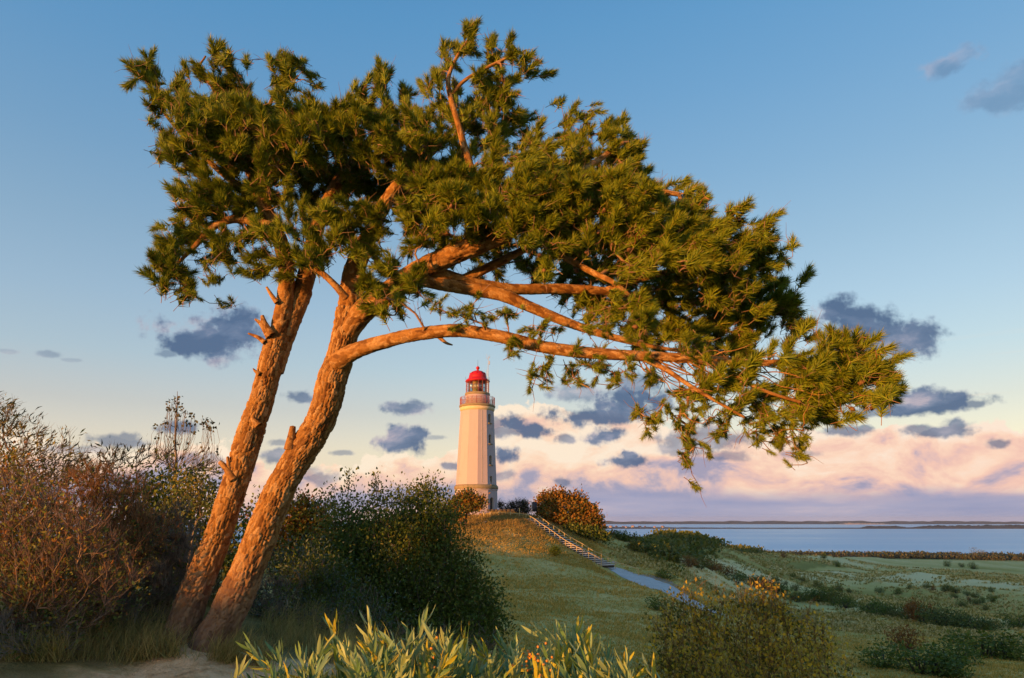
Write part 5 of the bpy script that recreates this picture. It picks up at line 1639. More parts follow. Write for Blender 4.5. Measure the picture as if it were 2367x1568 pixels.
# ---------------------------------------------------------------- trees and bushes on the lighthouse hill
def gr(x, y, d):
    p = P(x, y, d)
    return np.array([p[0], p[1], gz(p[0], p[1])])
W_DARK = mat_twig("dark_branches", [(.045, .032, .028), (.075, .055, .045), (.06, .05, .05)])
L_RUST2 = mat_leaf("deep_rust_leaves", [(0.220, 0.086, 0.013), (0.319, 0.132, 0.017), (0.385, 0.184, 0.019), (0.187, 0.109, 0.017), (0.121, 0.092, 0.017)], .3)
L_RED = mat_leaf("red_autumn_leaves", [(.30, .035, .02), (.34, .06, .02), (.24, .05, .02)], .3)
shrub("autumn_tree", "small rust-leaved tree in front of the lighthouse foot", "tree", gr(1078, 1195, 112),
      [(1065, 1160, 20, 22, 112), (1085, 1150, 24, 18, 112), (1105, 1160, 20, 18, 112), (1045, 1175, 22, 18, 112), (1090, 1172, 26, 12, 112), (1060, 1185, 26, 12, 111)],
      [L_RUST2, L_RUST2, L_DARK2], W_DARK, per=11, leaf=(.38, .24), nl=6, spread=.35, seed=61, tip_r=.022, stems=7, step=.7, twiglets=500, twig_len=1.0, sides=4)
shrub("autumn_tree", "broad rust-orange tree leaning beside the staircase on the hill", "tree", gr(1300, 1225, 128),
      [(1262, 1165, 26, 26, 128), (1290, 1152, 32, 20, 128), (1330, 1160, 26, 20, 128), (1350, 1180, 34, 24, 127), (1300, 1185, 50, 26, 126), (1260, 1190, 26, 26, 127), (1370, 1205, 26, 20, 126), (1330, 1210, 50, 18, 125), (1385, 1222, 14, 14, 126), (1290, 1210, 30, 14, 126)],
      [L_RUST2, L_RUST2, L_RUST2, L_DARK2], W_DARK, per=10, leaf=(.42, .27), nl=8, spread=.42, seed=62, tip_r=.02, stems=12, step=.9, sides=4, wind=(.3, 0, 0))
shrub("dark_bush", "dark low bush in the shade below the rust-orange tree", "bush", gr(1370, 1240, 122),
      [(1350, 1228, 34, 12, 122), (1385, 1236, 24, 10, 122), (1400, 1244, 14, 8, 122), (1320, 1222, 26, 9, 123)], [L_DARK, L_DARK2], W_DARK, per=9, leaf=(.38, .24), nl=7, spread=.35, seed=63, tip_r=.02, stems=6, step=.7, sides=4)
shrub("bare_tree", "small dark windswept bare tree right of the lighthouse door", "tree", gr(1164, 1192, 134),
      [(1155, 1165, 8, 6, 134), (1160, 1172, 10, 6, 134), (1170, 1180, 10, 5, 134)], L_WILLOW, W_DARK, per=5, leaf=(.3, .16), nl=3, spread=.25, seed=64, tip_r=.03, stems=4, step=.6, twiglets=150, twig_len=.8, sides=4)
shrub("bare_tree", "twisted dark bare tree between the lighthouse and the notice board", "tree", gr(1192, 1196, 136),
      [(1185, 1170, 16, 10, 136), (1200, 1166, 18, 10, 136), (1175, 1180, 10, 8, 136), (1205, 1178, 14, 10, 136), (1190, 1184, 16, 6, 136)], L_WILLOW, W_DARK, per=7, leaf=(.26, .14), nl=3, spread=.3, seed=65, tip_r=.035, stems=7, step=.6, twiglets=500, twig_len=1.0, sides=4)
shrub("bare_tree", "rounded dark bare tree left of the notice board", "tree", gr(1213, 1197, 137),
      [(1212, 1166, 14, 9, 137), (1218, 1178, 12, 10, 137), (1205, 1182, 10, 8, 137)], L_WILLOW, W_DARK, per=6, leaf=(.26, .14), nl=4, spread=.3, seed=66, tip_r=.03, stems=6, step=.6, twiglets=350, twig_len=.9, sides=4)
p_ = on_ground(1284, 1288, 40)
shrub("young_pine", "tiny dark round pine alone on the grass slope below the stairs", "tree", p_,
      [(1284, 1275, 12, 9, p_[1]), (1284, 1270, 8, 6, p_[1])], L_DARK, W_DARK, per=4, leaf=(.30, .05), nl=16, spread=.14, seed=67, tip_r=.015, stems=4, step=.4, sides=4)
# green bushes descending behind the stairs
rg = np.random.default_rng(70)
hill = [(1412, 1238, 14, 10, 140, "orange-tipped green bush at the top of the row behind the stairs"), (1432, 1246, 20, 14, 138, "rounded green bush second in the row behind the stairs"), (1455, 1252, 22, 15, 140, "green bush third in the row descending behind the stairs"),
        (1462, 1270, 20, 17, 128, "yellow-green bush in front of the bush row behind the stairs"), (1485, 1262, 22, 14, 142, "dark green bush in the middle of the row behind the stairs"), (1500, 1278, 22, 17, 130, "light green bush in front of the row, right of the yellow-green one"),
        (1520, 1272, 20, 12, 145, "dark green bush behind the light green one on the slope"), (1535, 1285, 20, 14, 134, "round olive bush low in the row beyond the stairs"), (1555, 1292, 16, 11, 135, "last small olive bush of the row beyond the stairs")]
for i, (x, y, rx, ry, d, lb) in enumerate(hill):
    q = gr(x, y + ry, d)
    top = P(x, y, d)
    dy = 0 if q[2] < top[2] else 0
    shrub("hill_bush", lb, "bush", q, [(x, y, rx, ry, d), (x + rx * .5, y - ry * .2, rx * .6, ry * .7, d), (x - rx * .4, y + ry * .5, rx * .7, ry * .8, d - .5), (x, y + ry, rx, ry * .8, d)],
          [[L_RUST2, L_MID], [L_MID, L_DARK2], [L_DARK2], [L_MID, L_YEL], [L_DARK, L_DARK2], [L_MID], [L_DARK], [L_DARK2], [L_DARK2]][i], W_DARK, per=9, leaf=(.36, .20), nl=8, spread=.3, seed=71 + i, tip_r=.018, stems=5, step=.8, sides=3)
# scattered bushes of the lowland: a few meshes, each bush an object of its own
def bush_mesh(seed, n=700, leafw=.10, flat=.8):
    rng = np.random.default_rng(seed)
    lob = rdir(9, rng) * [.55, .55, .35] + [0, 0, .45]
    c = lob[rng.integers(0, 9, n)]
    pos = c + rdir(n, rng) * (.42 * rng.random((n, 1)) ** .35)
    pos[:, 2] = np.abs(pos[:, 2]) * flat
    V, Fq = leaves(pos, unit(rdir(n, rng) + [0, 0, .4]), leafw * (.7 + .8 * rng.random(n)), leafw * .62, rng)
    me = new_mesh("bush_foliage", V, Fq)
    w = MB()
    for k in range(7):
        d = unit(rdir(1, rng)[0] * [.8, .8, .2] + [0, 0, .8])
        w.seg((0, 0, -.25), d * .6, .035, .012, 4)
    return me, w.mesh("bush_stems")
BM = {}
for nm, mt in (("dark", L_DARK), ("olive", L_DARK2), ("mid", L_MID), ("rust", L_RUST)):
    BM[nm] = []
    for k in range(3):
        me, ws = bush_mesh(200 + k + 10 * len(BM))
        me.materials.append(mt)
        ws.materials.append(W_DARK)
        BM[nm].append((me, ws))
_bk = [0]
def field_bush(x, y, rx, ry, kind, label, group, cat="bush", d=None):
    """frame position of its foot, half width and height"""
    q = on_ground(x, y, 26) if d is None else gr(x, y, d)
    m = PXM(x, y, q[1])
    _bk[0] += 1
    me, ws = BM[kind][_bk[0] % 3]
    t = thing("field_bush", q, label, cat, group)
    t.rotation_euler = (0, 0, _bk[0] * 2.4)
    sx = 1.25 * rx * m / .85
    t.scale = (sx, sx, 1.35 * ry * m / .85)
    tag(obj("foliage", me, None, t), kind='stuff')
    obj("stems", ws, None, t)
Zx = lambda X: (1440 + X / 2.233) / 1.0562
Zy = lambda Y: (1230 + Y / 2.233) / 1.0562
solo = "single bushes dotted over the lowland"
for X, Y, r, k, lb in [(1113, 408, 7, "dark", "small dark bush on the green slope left of the lowland dunes"), (1015, 426, 7, "olive", "olive bush on the slope, leftmost of the loose dotted group"), (1163, 430, 7, "olive", "small bush just right of the dark one on the green slope"),
                     (1247, 462, 10, "olive", "two-tiered bush above the long dark bush strip"), (1345, 346, 8, "dark", "lone dark bush on the middle dune slope"), (1058, 298, 7, "rust", "small reddish bush under the shore scrub at left"),
                     (1357, 478, 9, "olive", "bush above the right end of the long dark bush strip"), (1420, 490, 6, "olive", "tiny bush just right of the strip's end bush"), (1580, 494, 9, "mid", "round bush on the dune flank, left one of the middle pair"),
                     (1682, 502, 9, "dark", "round dark bush on the dune flank, right one of the middle pair"), (1745, 470, 6, "dark", "tiny dark bush upslope between the pairs"), (2190, 486, 7, "mid", "small bush at the upper right of the right-hand bush cluster"),
                     (2198, 540, 10, "dark", "round dark bush at the right of the right-hand bush cluster"), (2155, 586, 8, "olive", "lowest olive bush below the right-hand cluster"), (2030, 566, 10, "mid", "bush at the lower left of the right-hand cluster"),
                     (2094, 358, 9, "dark", "dark bush by the far track on the lowland"), (1955, 344, 8, "dark", "flat dark bush left along the far track"), (2030, 350, 6, "dark", "small bush between the two along the far track"),
                     (680, 290, 7, "dark", "small dark bush above the brownish scrub by the path"), (1065, 444, 6, "olive", "tiny olive bush left of the two-tiered bush"), (945, 432, 8, "olive", "olive bush nearest above the golden bush"),
                     (1278, 1800 * 0 + 300, 7, "dark", "flat dark bush at the foot of the shore scrub"), (1125, 482, 10, "olive", "bush at the left end of the long dark bush strip")]:
    field_bush(Zx(X), Zy(Y), r, r * 1.25, k, lb, solo)
lab = ["leftmost", "second from left", "third from left", "fourth from left", "fifth from left", "sixth from left", "seventh from left", "rightmost"]
for i, (X, Y, rx, ry) in enumerate([(1130, 545, 22, 18), (1180, 535, 24, 18), (1235, 540, 26, 22), (1290, 545, 28, 26), (1340, 555, 26, 24), (1385, 572, 24, 20)]):
    field_bush(Zx(X), Zy(Y), rx, ry, ["olive", "dark", "dark", "dark", "olive", "dark"][i], "dark bush, %s in the long strip above the sandy bank" % (lab[i] if i < 5 else "last"), "bush strip above the sandy bank")
for i, (X, Y, rx, ry, k) in enumerate([(1510, 590, 22, 16, "dark"), (1560, 600, 30, 22, "dark"), (1620, 612, 28, 18, "dark"), (1690, 620, 26, 16, "olive"), (1760, 640, 30, 30, "olive"), (1820, 655, 30, 36, "rust"), (1890, 665, 34, 32, "mid"), (1960, 672, 34, 28, "mid"), (2030, 680, 30, 26, "mid"), (2110, 690, 34, 26, "mid"), (2180, 695, 30, 18, "olive")]):
    names = ["first dark bush at the left end", "second dark bush from the left", "third dark bush, low and flat,", "low olive bush", "olive bush rising in the middle", "tallest brownish bush", "green bush right of the tallest one", "wide green bush", "yellow-green bush", "light green bush near the right end", "last low bush at the right end"]
    field_bush(Zx(X), Zy(Y), rx, ry, k, names[i] + " of the lower bush row", "lower bush row on the meadow")
for i, (X, Y, r, k) in enumerate([(1835, 478, 8, "olive"), (1870, 480, 7, "rust"), (1940, 490, 9, "olive"), (1960, 478, 9, "mid"), (2000, 500, 11, "olive"), (1990, 520, 8, "olive"), (2060, 520, 8, "mid"), (2108, 520, 9, "olive"), (2135, 550, 10, "dark"), (2103, 565, 11, "mid"), (2075, 540, 7, "rust")]):
    field_bush(Zx(X), Zy(Y), r, r * 1.1, k, ["leftmost olive bush", "small reddish bush second from left", "olive bush third from left", "green bush highest in the middle", "largest olive bush", "olive bush just below the largest", "green bush right of the largest", "olive bush right of centre", "dark bush near the right end", "lowest green bush", "small reddish bush low in the middle"][i] + " of the loose cluster on the right-hand dune", "loose bush cluster on the right-hand dune")
nm_ = ["left end", "second place", "middle", "fourth place", "right end"]
for i, (X, Y, rx, ry, k) in enumerate([(540, 350, 24, 16, "rust"), (600, 355, 26, 16, "olive"), (665, 365, 26, 17, "rust"), (730, 395, 24, 16, "rust"), (800, 435, 26, 18, "mid"), (870, 450, 24, 18, "olive"), (930, 470, 22, 18, "rust"), (990, 480, 24, 20, "olive"), (1045, 500, 22, 18, "dark")]):
    field_bush(Zx(X), Zy(Y), rx, ry, k, ["brownish bush at the upper end of the scrub beside the path", "olive bush second down the scrub beside the path", "brownish bush third down the scrub beside the path", "reddish bush fourth down the scrub beside the path", "green bush halfway down the scrub beside the path", "olive bush sixth down the scrub beside the path", "brown bush behind the golden bush's tip", "olive bush near the lower end of the scrub by the path", "dark bush at the lower end of the scrub by the path"][i], "scrub beside the path")
field_bush(Zx(415), Zy(412), 24, 16, "dark", "dark low bush right beside the gravel path", "single bushes by the path")
field_bush(Zx(380), Zy(582), 30, 22, "dark", "dark bush left of the golden bush", "single bushes by the path")
for X, Y, rx, ry, k, lb in [(2150, 840, 74, 46, "dark", "large dark bush at the lower right, right half"), (1990, 870, 52, 36, "dark", "dark bush at the lower right, left of the large one"), (2260, 850, 46, 34, "dark", "dark bush behind the large one at the lower right edge"), (1720, 800, 34, 36, "rust", "brownish spiky bush upslope of the lower right bushes"),
                          (1600, 900, 54, 40, "dark", "dark bush at the right flank of the golden bush"), (1800, 930, 70, 46, "dark", "dark bush in the bottom right between golden bush and large bush"), (2330, 690, 34, 22, "dark", "dark bush at the right picture edge"), (1930, 945, 60, 36, "dark", "low dark bush at the bottom right border")]:
    field_bush(Zx(X), Zy(Y), rx, ry, k, lb, "dark bushes at the lower right")
q = gr(Zx(2100), Zy(275), 1010)
t = thing("shore_tree", q, "pale bare round tree rising from the scrub by the water", "tree")
me, ws = bush_mesh(390, 900, .07)
t.scale = (16, 16, 17)
tag(obj("crown", me, mat_leaf("pale_far_leaves", [(.10, .12, .09), (.14, .15, .12)], .2), t), kind='stuff')
obj("trunk", MB().seg((0, 0, -.3), (0, 0, .5), .04, .02, 5).mesh("shore_trunk"), W_DARK, t)
# scrub wood along the shore: too far to tell apart
def shore_scrub():
    rng = np.random.default_rng(81)
    x = rng.uniform(1560, 2700, 2600)
    f = rng.random(2600)
    d0 = np.interp(x, [1560, 1700, 2000, 2367, 2700], [900, 1020, 960, 880, 860])
    d = d0 + f * 190
    p = P(x, np.full(2600, 1270.), d)
    z = ground(p[:, 0], p[:, 1])
    ok = z > SEA + .3
    base = np.stack([p[:, 0], p[:, 1], z], -1)[ok]
    n = len(base)
    k = 26
    h = (3.5 + 5.5 * rng.random(n) ** 2)[:, None, None]
    u = rdir(n * k, rng).reshape(n, k, 3) * (rng.random((n, k, 1)) ** .4)
    pos = base[:, None] + u * np.array([1.0, 1.0, .55]) * h + np.array([0, 0, .5]) * h
    V, Fq = leaves(pos.reshape(-1, 3), rdir(n * k, rng) + [0, 0, .3], 3.2, 2.2, rng)
    o = obj("shore_scrub", new_mesh("shore_scrub", V, Fq), mat_leaf("shore_scrub_leaves", [(.030, .045, .022), (.050, .065, .028), (.075, .080, .032), (.085, .065, .035)], .2))
    tag(o, "dark scrub wood lining the water's edge", "scrub", kind='stuff')
    x = rng.uniform(1560, 1720, 500); d = rng.uniform(300, 760, 500)
shore_scrub()
def slope_scrub():
    """low scrub running down the ridge from the hill bushes to the shore"""
    rng = np.random.default_rng(83)
    n = 900
    f = rng.random(n)
    x = np.interp(f, [0, .3, .6, 1], [1530, 1590, 1680, 1800]) + rng.normal(size=n) * 22
    d = np.interp(f, [0, .3, .6, 1], [165, 240, 480, 860]) * (1 + .12 * rng.normal(size=n))
    p = P(x, np.full(n, 1270.), d)
    b = np.stack([p[:, 0], p[:, 1], ground(p[:, 0], p[:, 1])], -1)
    k = 30
    h = ((1.0 + 1.3 * rng.random(n)) * (1 + 1.6 * f))[:, None, None]
    u = rdir(n * k, rng).reshape(n, k, 3) * (rng.random((n, k, 1)) ** .4)
    pos = b[:, None] + u * np.array([1.3, 1.3, .6]) * h + np.array([0, 0, .45]) * h
    V, Fq = leaves(pos.reshape(-1, 3), rdir(n * k, rng) + [0, 0, .3], np.repeat(.45 * h[:, 0, 0], k), np.repeat(.3 * h[:, 0, 0], k), rng)
    o = obj("slope_scrub", new_mesh("slope_scrub", V, Fq), L_DARK2)
    tag(o, "low olive scrub running down the ridge towards the shore", "scrub", kind='stuff')
slope_scrub()

# ---------------------------------------------------------------- grass
def blades(base, h, lean, w, rng, spread, per, wind=(.25, 0, 0), simple=False):
    n = len(base)
    b = np.repeat(base, per, 0) + rng.normal(size=(n * per, 3)) * [spread, spread, 0]
    hh = np.repeat(h, per) * (.55 + .6 * rng.random(n * per))
    d = unit(np.array([0, 0, 1.0]) + rng.normal(size=(n * per, 3)) * [lean, lean, .1] + np.array(wind))
    m = b + d * (hh * .6)[:, None]
    e = m + unit(d + rng.normal(size=(n * per, 3)) * [.35, .35, .2] + np.array(wind) * .8 - [0, 0, .25]) * (hh * .5)[:, None]
    a = rng.random(n * per) * math.pi
    s = np.stack([np.cos(a), np.sin(a), 0 * a], -1) * (np.repeat(np.broadcast_to(w, (n,)), per) / 2)[:, None]
    if simple:
        V = np.stack([b - s, b + s, e], 1).reshape(-1, 3)
        return V, [np.arange(len(V)).reshape(-1, 3)]
    V = np.stack([b - s, b + s, m + s * .8, m - s * .8, e], 1).reshape(-1, 3)
    i5 = np.arange(n * per) * 5
    return V, [np.stack([i5, i5 + 1, i5 + 2, i5 + 3], -1), np.stack([i5 + 3, i5 + 2, i5 + 4], -1)]
M_STRAW = mat_leaf("dry_grass_blades", [(0.212, 0.163, 0.053), (0.358, 0.268, 0.090), (0.520, 0.390, 0.150), (0.195, 0.212, 0.060), (0.406, 0.325, 0.120)], .3, .8, .1)
M_GREEN = mat_leaf("green_grass_blades", [(0.245, 0.208, 0.038), (0.382, 0.281, 0.054), (0.542, 0.344, 0.078), (0.737, 0.436, 0.114), (0.320, 0.253, 0.045)], .3, .8, .1)
def grass():
    rng = np.random.default_rng(90)
    # foreground tufts round the thicket and the foot of the pine
    pts = []
    x = rng.uniform(-60, 1150, 9000); d = rng.uniform(7.4, 12.5, 9000)
    p = P(x, np.full(9000, 1500.), d)
    q = np.hypot((p[:, 0] + 3.05) / 1.7, (p[:, 1] - 7.95) / 1.15)
    cl = fbm(xyz(p[:, 0] * 1.3, p[:, 1] * 1.3), 2, 3)
    keep = (q + cl * .5 > 1.0) & (cl > -.12)
    p = p[keep]
    p[:, 2] = ground(p[:, 0], p[:, 1])
    V, Fs = blades(p, (.10 + .42 * rng.random(len(p)) ** 2) * (.6 + .8 * np.clip(cl[keep] + .3, 0, 1)), .42, .0055, rng, .05, 6, (.18, 0, 0))
    tag(obj("dry_grass", new_mesh("dry_grass", V, Fs), M_STRAW), "dry straw-coloured grass under the bushes round the pine", "grass", kind='stuff')
    # arching tufts at the foot of the trunks
    for nm, (x, y, n) in enumerate([(395, 1478, 260), (510, 1480, 200), (545, 1475, 220), (330, 1500, 200), (600, 1480, 200), (120, 1520, 260), (60, 1540, 220)]):
        c = gr(x, y, 8.55 if x > 300 else 8.1)
        b = np.repeat(c[None], n // 4, 0) + rng.normal(size=(n // 4, 3)) * [.10, .06, 0]
        V, Fs = blades(b - c, np.full(len(b), .38), .55, .007, rng, .03, 4, (.45 if x > 450 else -.1, -.1, 0))
        o = obj("grass_tuft", new_mesh("grass_tuft", V, Fs), M_STRAW, None, c)
        tag(o, ["arching dry grass tuft left of the left trunk's foot", "dry grass tuft in front between the two trunks", "dry grass tuft leaning right at the right trunk's foot", "dry grass tuft at the edge of the sand", "dry grass tuft right behind the right trunk's foot", "tall pale grass tuft at the lower left", "pale grass tuft in the bottom left corner"][nm], "grass", "grass tufts round the pine")
    # turf of the hill and the valley
    n = 62000
    az = rng.uniform(-.10, .72, n); d = np.exp(rng.uniform(math.log(24), math.log(150), n))
    p = np.stack([np.sin(az) * d, np.cos(az) * d, 0 * d], -1)
    hill = np.stack([rng.uniform(-22, 14, 16000), rng.uniform(96, 128, 16000), np.zeros(16000)], -1)
    p = np.vstack([p, hill])
    cl = fbm(xyz(p[:, 0] * .25, p[:, 1] * .25), 3, 17)
    pl = np.array([[*(SB)], [*pB[:2]], [*pC[:2]], [*pD[:2]]])
    dist = np.full(len(p), 9e9)
    for i in range(3):
        a, b = pl[i], pl[i + 1]
        tt = np.clip(((p[:, :2] - a) @ (b - a)) / ((b - a) @ (b - a)), 0, 1)
        dist = np.minimum(dist, np.linalg.norm(p[:, :2] - a - tt[:, None] * (b - a), axis=1))
    a = SB - SU * 21.5
    tt = np.clip(((p[:, :2] - a) @ (SB - a)) / ((SB - a) @ (SB - a)), 0, 1)
    dist = np.minimum(dist, np.linalg.norm(p[:, :2] - a - tt[:, None] * (SB - a), axis=1) + .6)
    keep = (dist > 2.2) & (np.hypot(p[:, 0] - LHX, p[:, 1] - LHY) > 5)
    p, cl = p[keep], cl[keep]
    p[:, 2] = ground(p[:, 0], p[:, 1]) - .02
    dd = np.hypot(p[:, 0], p[:, 1])
    sc_ = .7 + dd / 160
    high = sstep(-3, 1.5, p[:, 2]) * (p[:, 1] > 90)
    hh = (.12 + .20 * np.clip(cl + .35, 0, 1) + .16 * high) * sc_
    dry = rng.random(len(p)) < .75 * high
    V, Fs = blades(p[~dry], hh[~dry], .45, .05 + dd[~dry] * .00060, rng, .20, 4, (.25, -.05, 0), True)
    tag(obj("turf_grass", new_mesh("turf_grass", V, Fs), M_GREEN), "short tufted grass covering the hill slope and valley", "grass", kind='stuff')
    V, Fs = blades(p[dry], hh[dry] * 1.2, .4, .05 + dd[dry] * .00060, rng, .22, 6, (.25, -.05, 0), True)  # dry crest blades, coloured more orange to strengthen the sunlit look
    tag(obj("crest_grass", new_mesh("crest_grass", V, Fs), mat_leaf("crest_sunlit_blades", [(.24, .15, .045), (.34, .22, .065), (.42, .29, .10), (.27, .21, .06)], .3, .8, .1)), "tall dry grass, tinted a sunlit orange, on the hilltop below the lighthouse", "grass", kind='stuff')
grass()
def field_grass():
    rng = np.random.default_rng(97)
    n = 60000
    az = rng.uniform(.13, .72, n); d = np.exp(rng.uniform(math.log(110), math.log(620), n))
    p = np.stack([np.sin(az) * d, np.cos(az) * d, 0 * d], -1)
    cl = fbm(xyz(p[:, 0] * .05, p[:, 1] * .05), 3, 43) + .6 * fbm(xyz(p[:, 0] * .4, p[:, 1] * .4), 2, 44)
    p = p[cl > -.05]
    d = np.hypot(p[:, 0], p[:, 1])
    p[:, 2] = ground(p[:, 0], p[:, 1]) - .03
    k = 2
    b = np.repeat(p, k, 0) + rng.normal(size=(len(p) * k, 3)) * [.5, .5, 0]
    dd = np.repeat(d, k)
    h = (.16 + .24 * rng.random(len(b))) * (.7 + dd / 260)
    a = rng.random(len(b)) * math.pi
    s_ = np.stack([np.cos(a), np.sin(a), 0 * a], -1) * (h * .75)[:, None]
    tip = b + np.stack([.3 * h * rng.normal(size=len(b)) + .2 * h, .3 * h * rng.normal(size=len(b)), h], -1)
    V = np.stack([b - s_, b + s_, tip], 1).reshape(-1, 3)
    tag(obj("field_grass", new_mesh("field_grass", V, np.arange(len(V)).reshape(-1, 3)), mat_leaf("field_grass_blades", [(.17, .15, .035), (.30, .25, .06), (.46, .36, .13), (.62, .50, .24), (.22, .19, .045)], .3, .9, .05)), "rough olive and straw grass of the dunes towards the shore", "grass", kind='stuff')
field_grass()

# ---------------------------------------------------------------- sea buckthorn in the foreground
L_BUCK = [mat_leaf("buckthorn_green_leaf", [(.08, .16, .05), (.125, .23, .08), (.21, .32, .17), (.155, .26, .065)], .25, .45, .35),
          mat_leaf("buckthorn_pale_leaf", [(.27, .36, .14), (.34, .41, .15), (.28, .38, .20), (.36, .38, .10)], .25, .45, .35),
          mat_leaf("buckthorn_yellow_leaf", [(.42, .40, .035), (.48, .44, .045), (.46, .33, .03)], .35, .45, .3)]
M_BERRY = mat_plain("orange_berry", (.52, .20, .015), .35, .15, 40, .5)
def buckthorn(name, label, root, shoots, fill, yel, seed, nown):
    rng = np.random.default_rng(seed)
    root = np.asarray(root, float)
    t = thing(name, root, label, "shrub")
    # a slim leaf, folded along its rib, in a few bends
    LM = []
    for k in range(4):
        n = 6
        f = np.linspace(0, 1, n)
        w = np.array([.16, .62, 1, .92, .6, .04]) * .62
        bend = (.10 + .14 * rng.random()) * f ** 2
        mid = np.stack([0 * f, -bend, f], -1)
        lf = mid + np.stack([-w * .135, .03 * w, 0 * f], -1)
        rt = mid + np.stack([w * .135, .03 * w, 0 * f], -1)
        V = np.concatenate([lf, mid, rt])
        i = np.arange(n - 1)
        LM.append((V, np.concatenate([np.stack([i, i + n, i + n + 1, i + 1], -1), np.stack([i + n, i + 2 * n, i + 2 * n + 1, i + n + 1], -1)])))
    items = []
    stems = MB()
    allsh = list(shoots)
    for _ in range(fill):
        s = shoots[rng.integers(len(shoots))]
        allsh.append((s[0] + rng.normal() * 45, s[1] + 22 + 95 * rng.random(), s[2] + rng.normal() * .2 - .05, .8 + .3 * rng.random()))
    for si, sh in enumerate(allsh):
        tip = P(sh[0], sh[1], sh[2])
        ln = .34 * (sh[3] if len(sh) > 3 else 1)
        low = tip + np.array([rng.normal() * .17 + (root[0] - tip[0]) * .28, rng.normal() * .10 + (root[1] - tip[1]) * .2, -ln])
        c = np.array([[*low], [*((low + tip) / 2 + rng.normal(size=3) * .02)], [*tip]])
        q = spline(np.hstack([c, np.zeros((3, 1))]), .025)[:, :3]
        k = len(q)
        stems.add(*frusta(q[:-1] - root, q[1:] - root, np.linspace(.006, .0022, k - 1), np.linspace(.006, .0020, k - 1), 5))
        base = root + np.array([(low[0] - root[0]) * .4, (low[1] - root[1]) * .4, max(.05, (low[2] - root[2]) * .35)])
        stems.add(*frusta(np.array([base, root]) - root, np.array([low, base]) - root, np.array([.009, .014]), np.array([.006, .009]), 5))
        nleaf = int(36 * (sh[3] if len(sh) > 3 else 1))
        yl = yel(sh[0], sh[1])
        base_t = rng.choice([0, 1, 2], p=[.62 - .45 * yl, .33 - .03 * yl, .05 + .48 * yl])
        for j in range(nleaf):
            f = (j + rng.random()) / nleaf
            i0 = min(k - 2, int((.12 + .88 * f) * (k - 1)))
            ax = unit(q[i0 + 1] - q[i0])
            ph = j * 2.4 + rng.normal() * .4
            _, U, W = frames(ax[None])
            rad = U[0] * math.cos(ph) + W[0] * math.sin(ph)
            op = math.radians(rng.uniform(32, 74)) * (1 - .45 * f)
            d = unit(ax * math.cos(op) + rad * math.sin(op))
            L = (.082 + .034 * rng.random()) * (1 - .28 * f)
            sd_ = unit(np.cross(d, rad) + rng.normal(size=3) * .25)
            nn = np.cross(sd_, d)
            mt = base_t if rng.random() < .6 else rng.choice([0, 1, 2], p=[.55 - .30 * yl, .38 - .03 * yl, .07 + .33 * yl])
            items.append((q[i0], d, unit(sd_), unit(nn), L, int(mt), rng.integers(4), si < len(shoots)))
    obj("stems", stems.mesh("buckthorn_stems", root), mat_twig("buckthorn_twig", [(.12, .085, .06), (.20, .15, .10), (.26, .22, .18)]), t)
    from mathutils import Matrix
    pos = np.array([it[0] for it in items])
    score = np.linalg.norm(pos - EYE, axis=1) - np.array([.6 if it[7] else 0 for it in items])
    own = set(np.argsort(score)[:nown].tolist())
    meshes = {}
    rest = {0: MB(), 1: MB(), 2: MB()}
    for i, (p, d, s, n_, L, mt, lk, _) in enumerate(items):
        if i in own:
            if (lk, mt) not in meshes:
                meshes[lk, mt] = new_mesh("buckthorn_leaf", *LM[lk])
                meshes[lk, mt].materials.append(L_BUCK[mt])
            o = obj("leaf", meshes[lk, mt], None, t)
            q = p - root
            X, Y, Z = s * L, n_ * L, d * L
            o.matrix_local = Matrix(((X[0], Y[0], Z[0], q[0]), (X[1], Y[1], Z[1], q[1]), (X[2], Y[2], Z[2], q[2]), (0, 0, 0, 1)))
        else:
            V, Fq = LM[lk]
            rest[mt].add(p - root + L * (V[:, :1] * s + V[:, 1:2] * n_ + V[:, 2:] * d), Fq)
    for mt, mb in rest.items():
        if mb.n:
            tag(obj("foliage", mb.mesh("buckthorn_foliage"), L_BUCK[mt], t), kind='stuff')
    return t
def berries(parent, x, y, d, n, seed):
    rng = np.random.default_rng(seed)
    mb = MB()
    a = np.linspace(-math.pi / 2, math.pi / 2, 7)
    mb.lathe([(max(.0003, .0046 * math.cos(q)), .0054 * math.sin(q)) for q in a], 9)
    me = mb.mesh("berry", smooth=True)
    c = P(x, y, d)
    rt = np.array(parent.location)
    for k in range(n):
        o = obj("berry", me, M_BERRY, parent, c + rng.normal(size=3) * [.024, .02, .03] - rt)
        o.rotation_euler = tuple(rng.random(3) * 3)
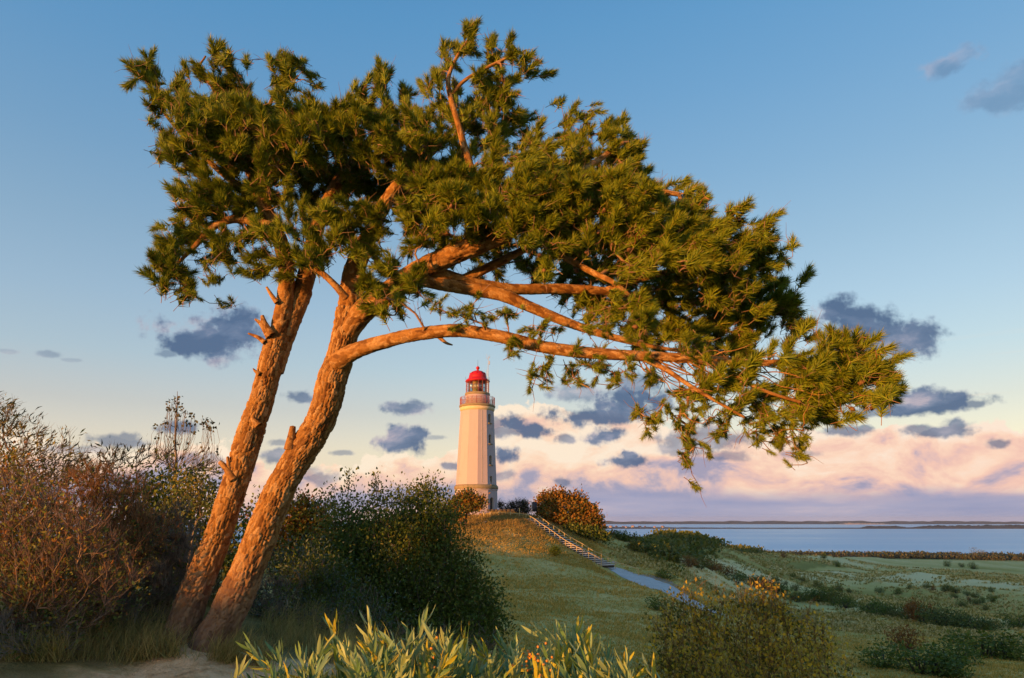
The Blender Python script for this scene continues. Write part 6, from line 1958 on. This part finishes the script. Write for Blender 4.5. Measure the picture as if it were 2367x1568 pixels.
b1 = buckthorn("sea_buckthorn", "silvery green sea buckthorn in the foreground in front of the dark bush", [-.40, 2.9, gz(-.4, 2.9)],
          [(572, 1492, 2.9, .8), (640, 1500, 2.95, .7), (600, 1540, 2.8, .7), (690, 1512, 2.8), (735, 1530, 2.75), (768, 1440, 2.8, 1.2), (795, 1490, 2.7), (850, 1432, 2.75, 1.1), (880, 1470, 2.85), (905, 1500, 2.6), (985, 1425, 2.7, 1.2), (1000, 1470, 2.6), (945, 1468, 2.75), (1045, 1452, 2.7), (1075, 1468, 2.75, 1.1), (1110, 1500, 2.6), (1040, 1510, 2.5), (830, 1530, 2.5), (930, 1540, 2.45), (1120, 1540, 2.5)],
          88, lambda x, y: .30 if x > 1020 else .18, 101, 190)
b2 = buckthorn("sea_buckthorn", "yellowing sea buckthorn with orange berries at the bottom centre right", [.28, 2.8, gz(.28, 2.8)],
          [(1150, 1475, 2.9), (1185, 1490, 2.85), (1235, 1462, 2.7), (1275, 1455, 2.75, 1.1), (1305, 1465, 2.7), (1335, 1452, 2.75, 1.1), (1365, 1475, 2.7), (1400, 1500, 2.65), (1440, 1525, 2.6), (1500, 1545, 2.55, .8), (1255, 1505, 2.5), (1320, 1515, 2.5), (1195, 1530, 2.55), (1380, 1545, 2.5), (1240, 1545, 2.4)],
          68, lambda x, y: .75 if 1200 < x < 1360 or x > 1420 else .4, 102, 110)
berries(b2, 1230, 1528, 2.45, 20, 1); berries(b2, 1262, 1545, 2.4, 14, 2)
berries(b1, 1012, 1518, 2.5, 8, 3)
# ---------------------------------------------------------------- the evening air over the lowland and the sea
def build_haze():
    mb = MB().box((0, 0, (38 - 73.5) / 2), (31000, 31000, 38 + 73.5))
    m = bpy.data.materials.new("evening_haze")
    m.use_nodes = True
    m.node_tree.nodes.clear()
    T = NT(m.node_tree)
    v = T.n('ShaderNodeVolumePrincipled')
    v.inputs['Color'].default_value = (.80, .86, 1.0, 1)
    v.inputs['Density'].default_value = HAZE
    v.inputs['Anisotropy'].default_value = 0.2
    out = T.n('ShaderNodeOutputMaterial')
    T.L.new(v.outputs[0], out.inputs['Volume'])
    o = obj("haze", mb.mesh("haze"), m)
    tag(o, "thin blue evening haze over the water and the far coast", "haze", kind='stuff')
HAZE = 3.2e-5
build_haze()
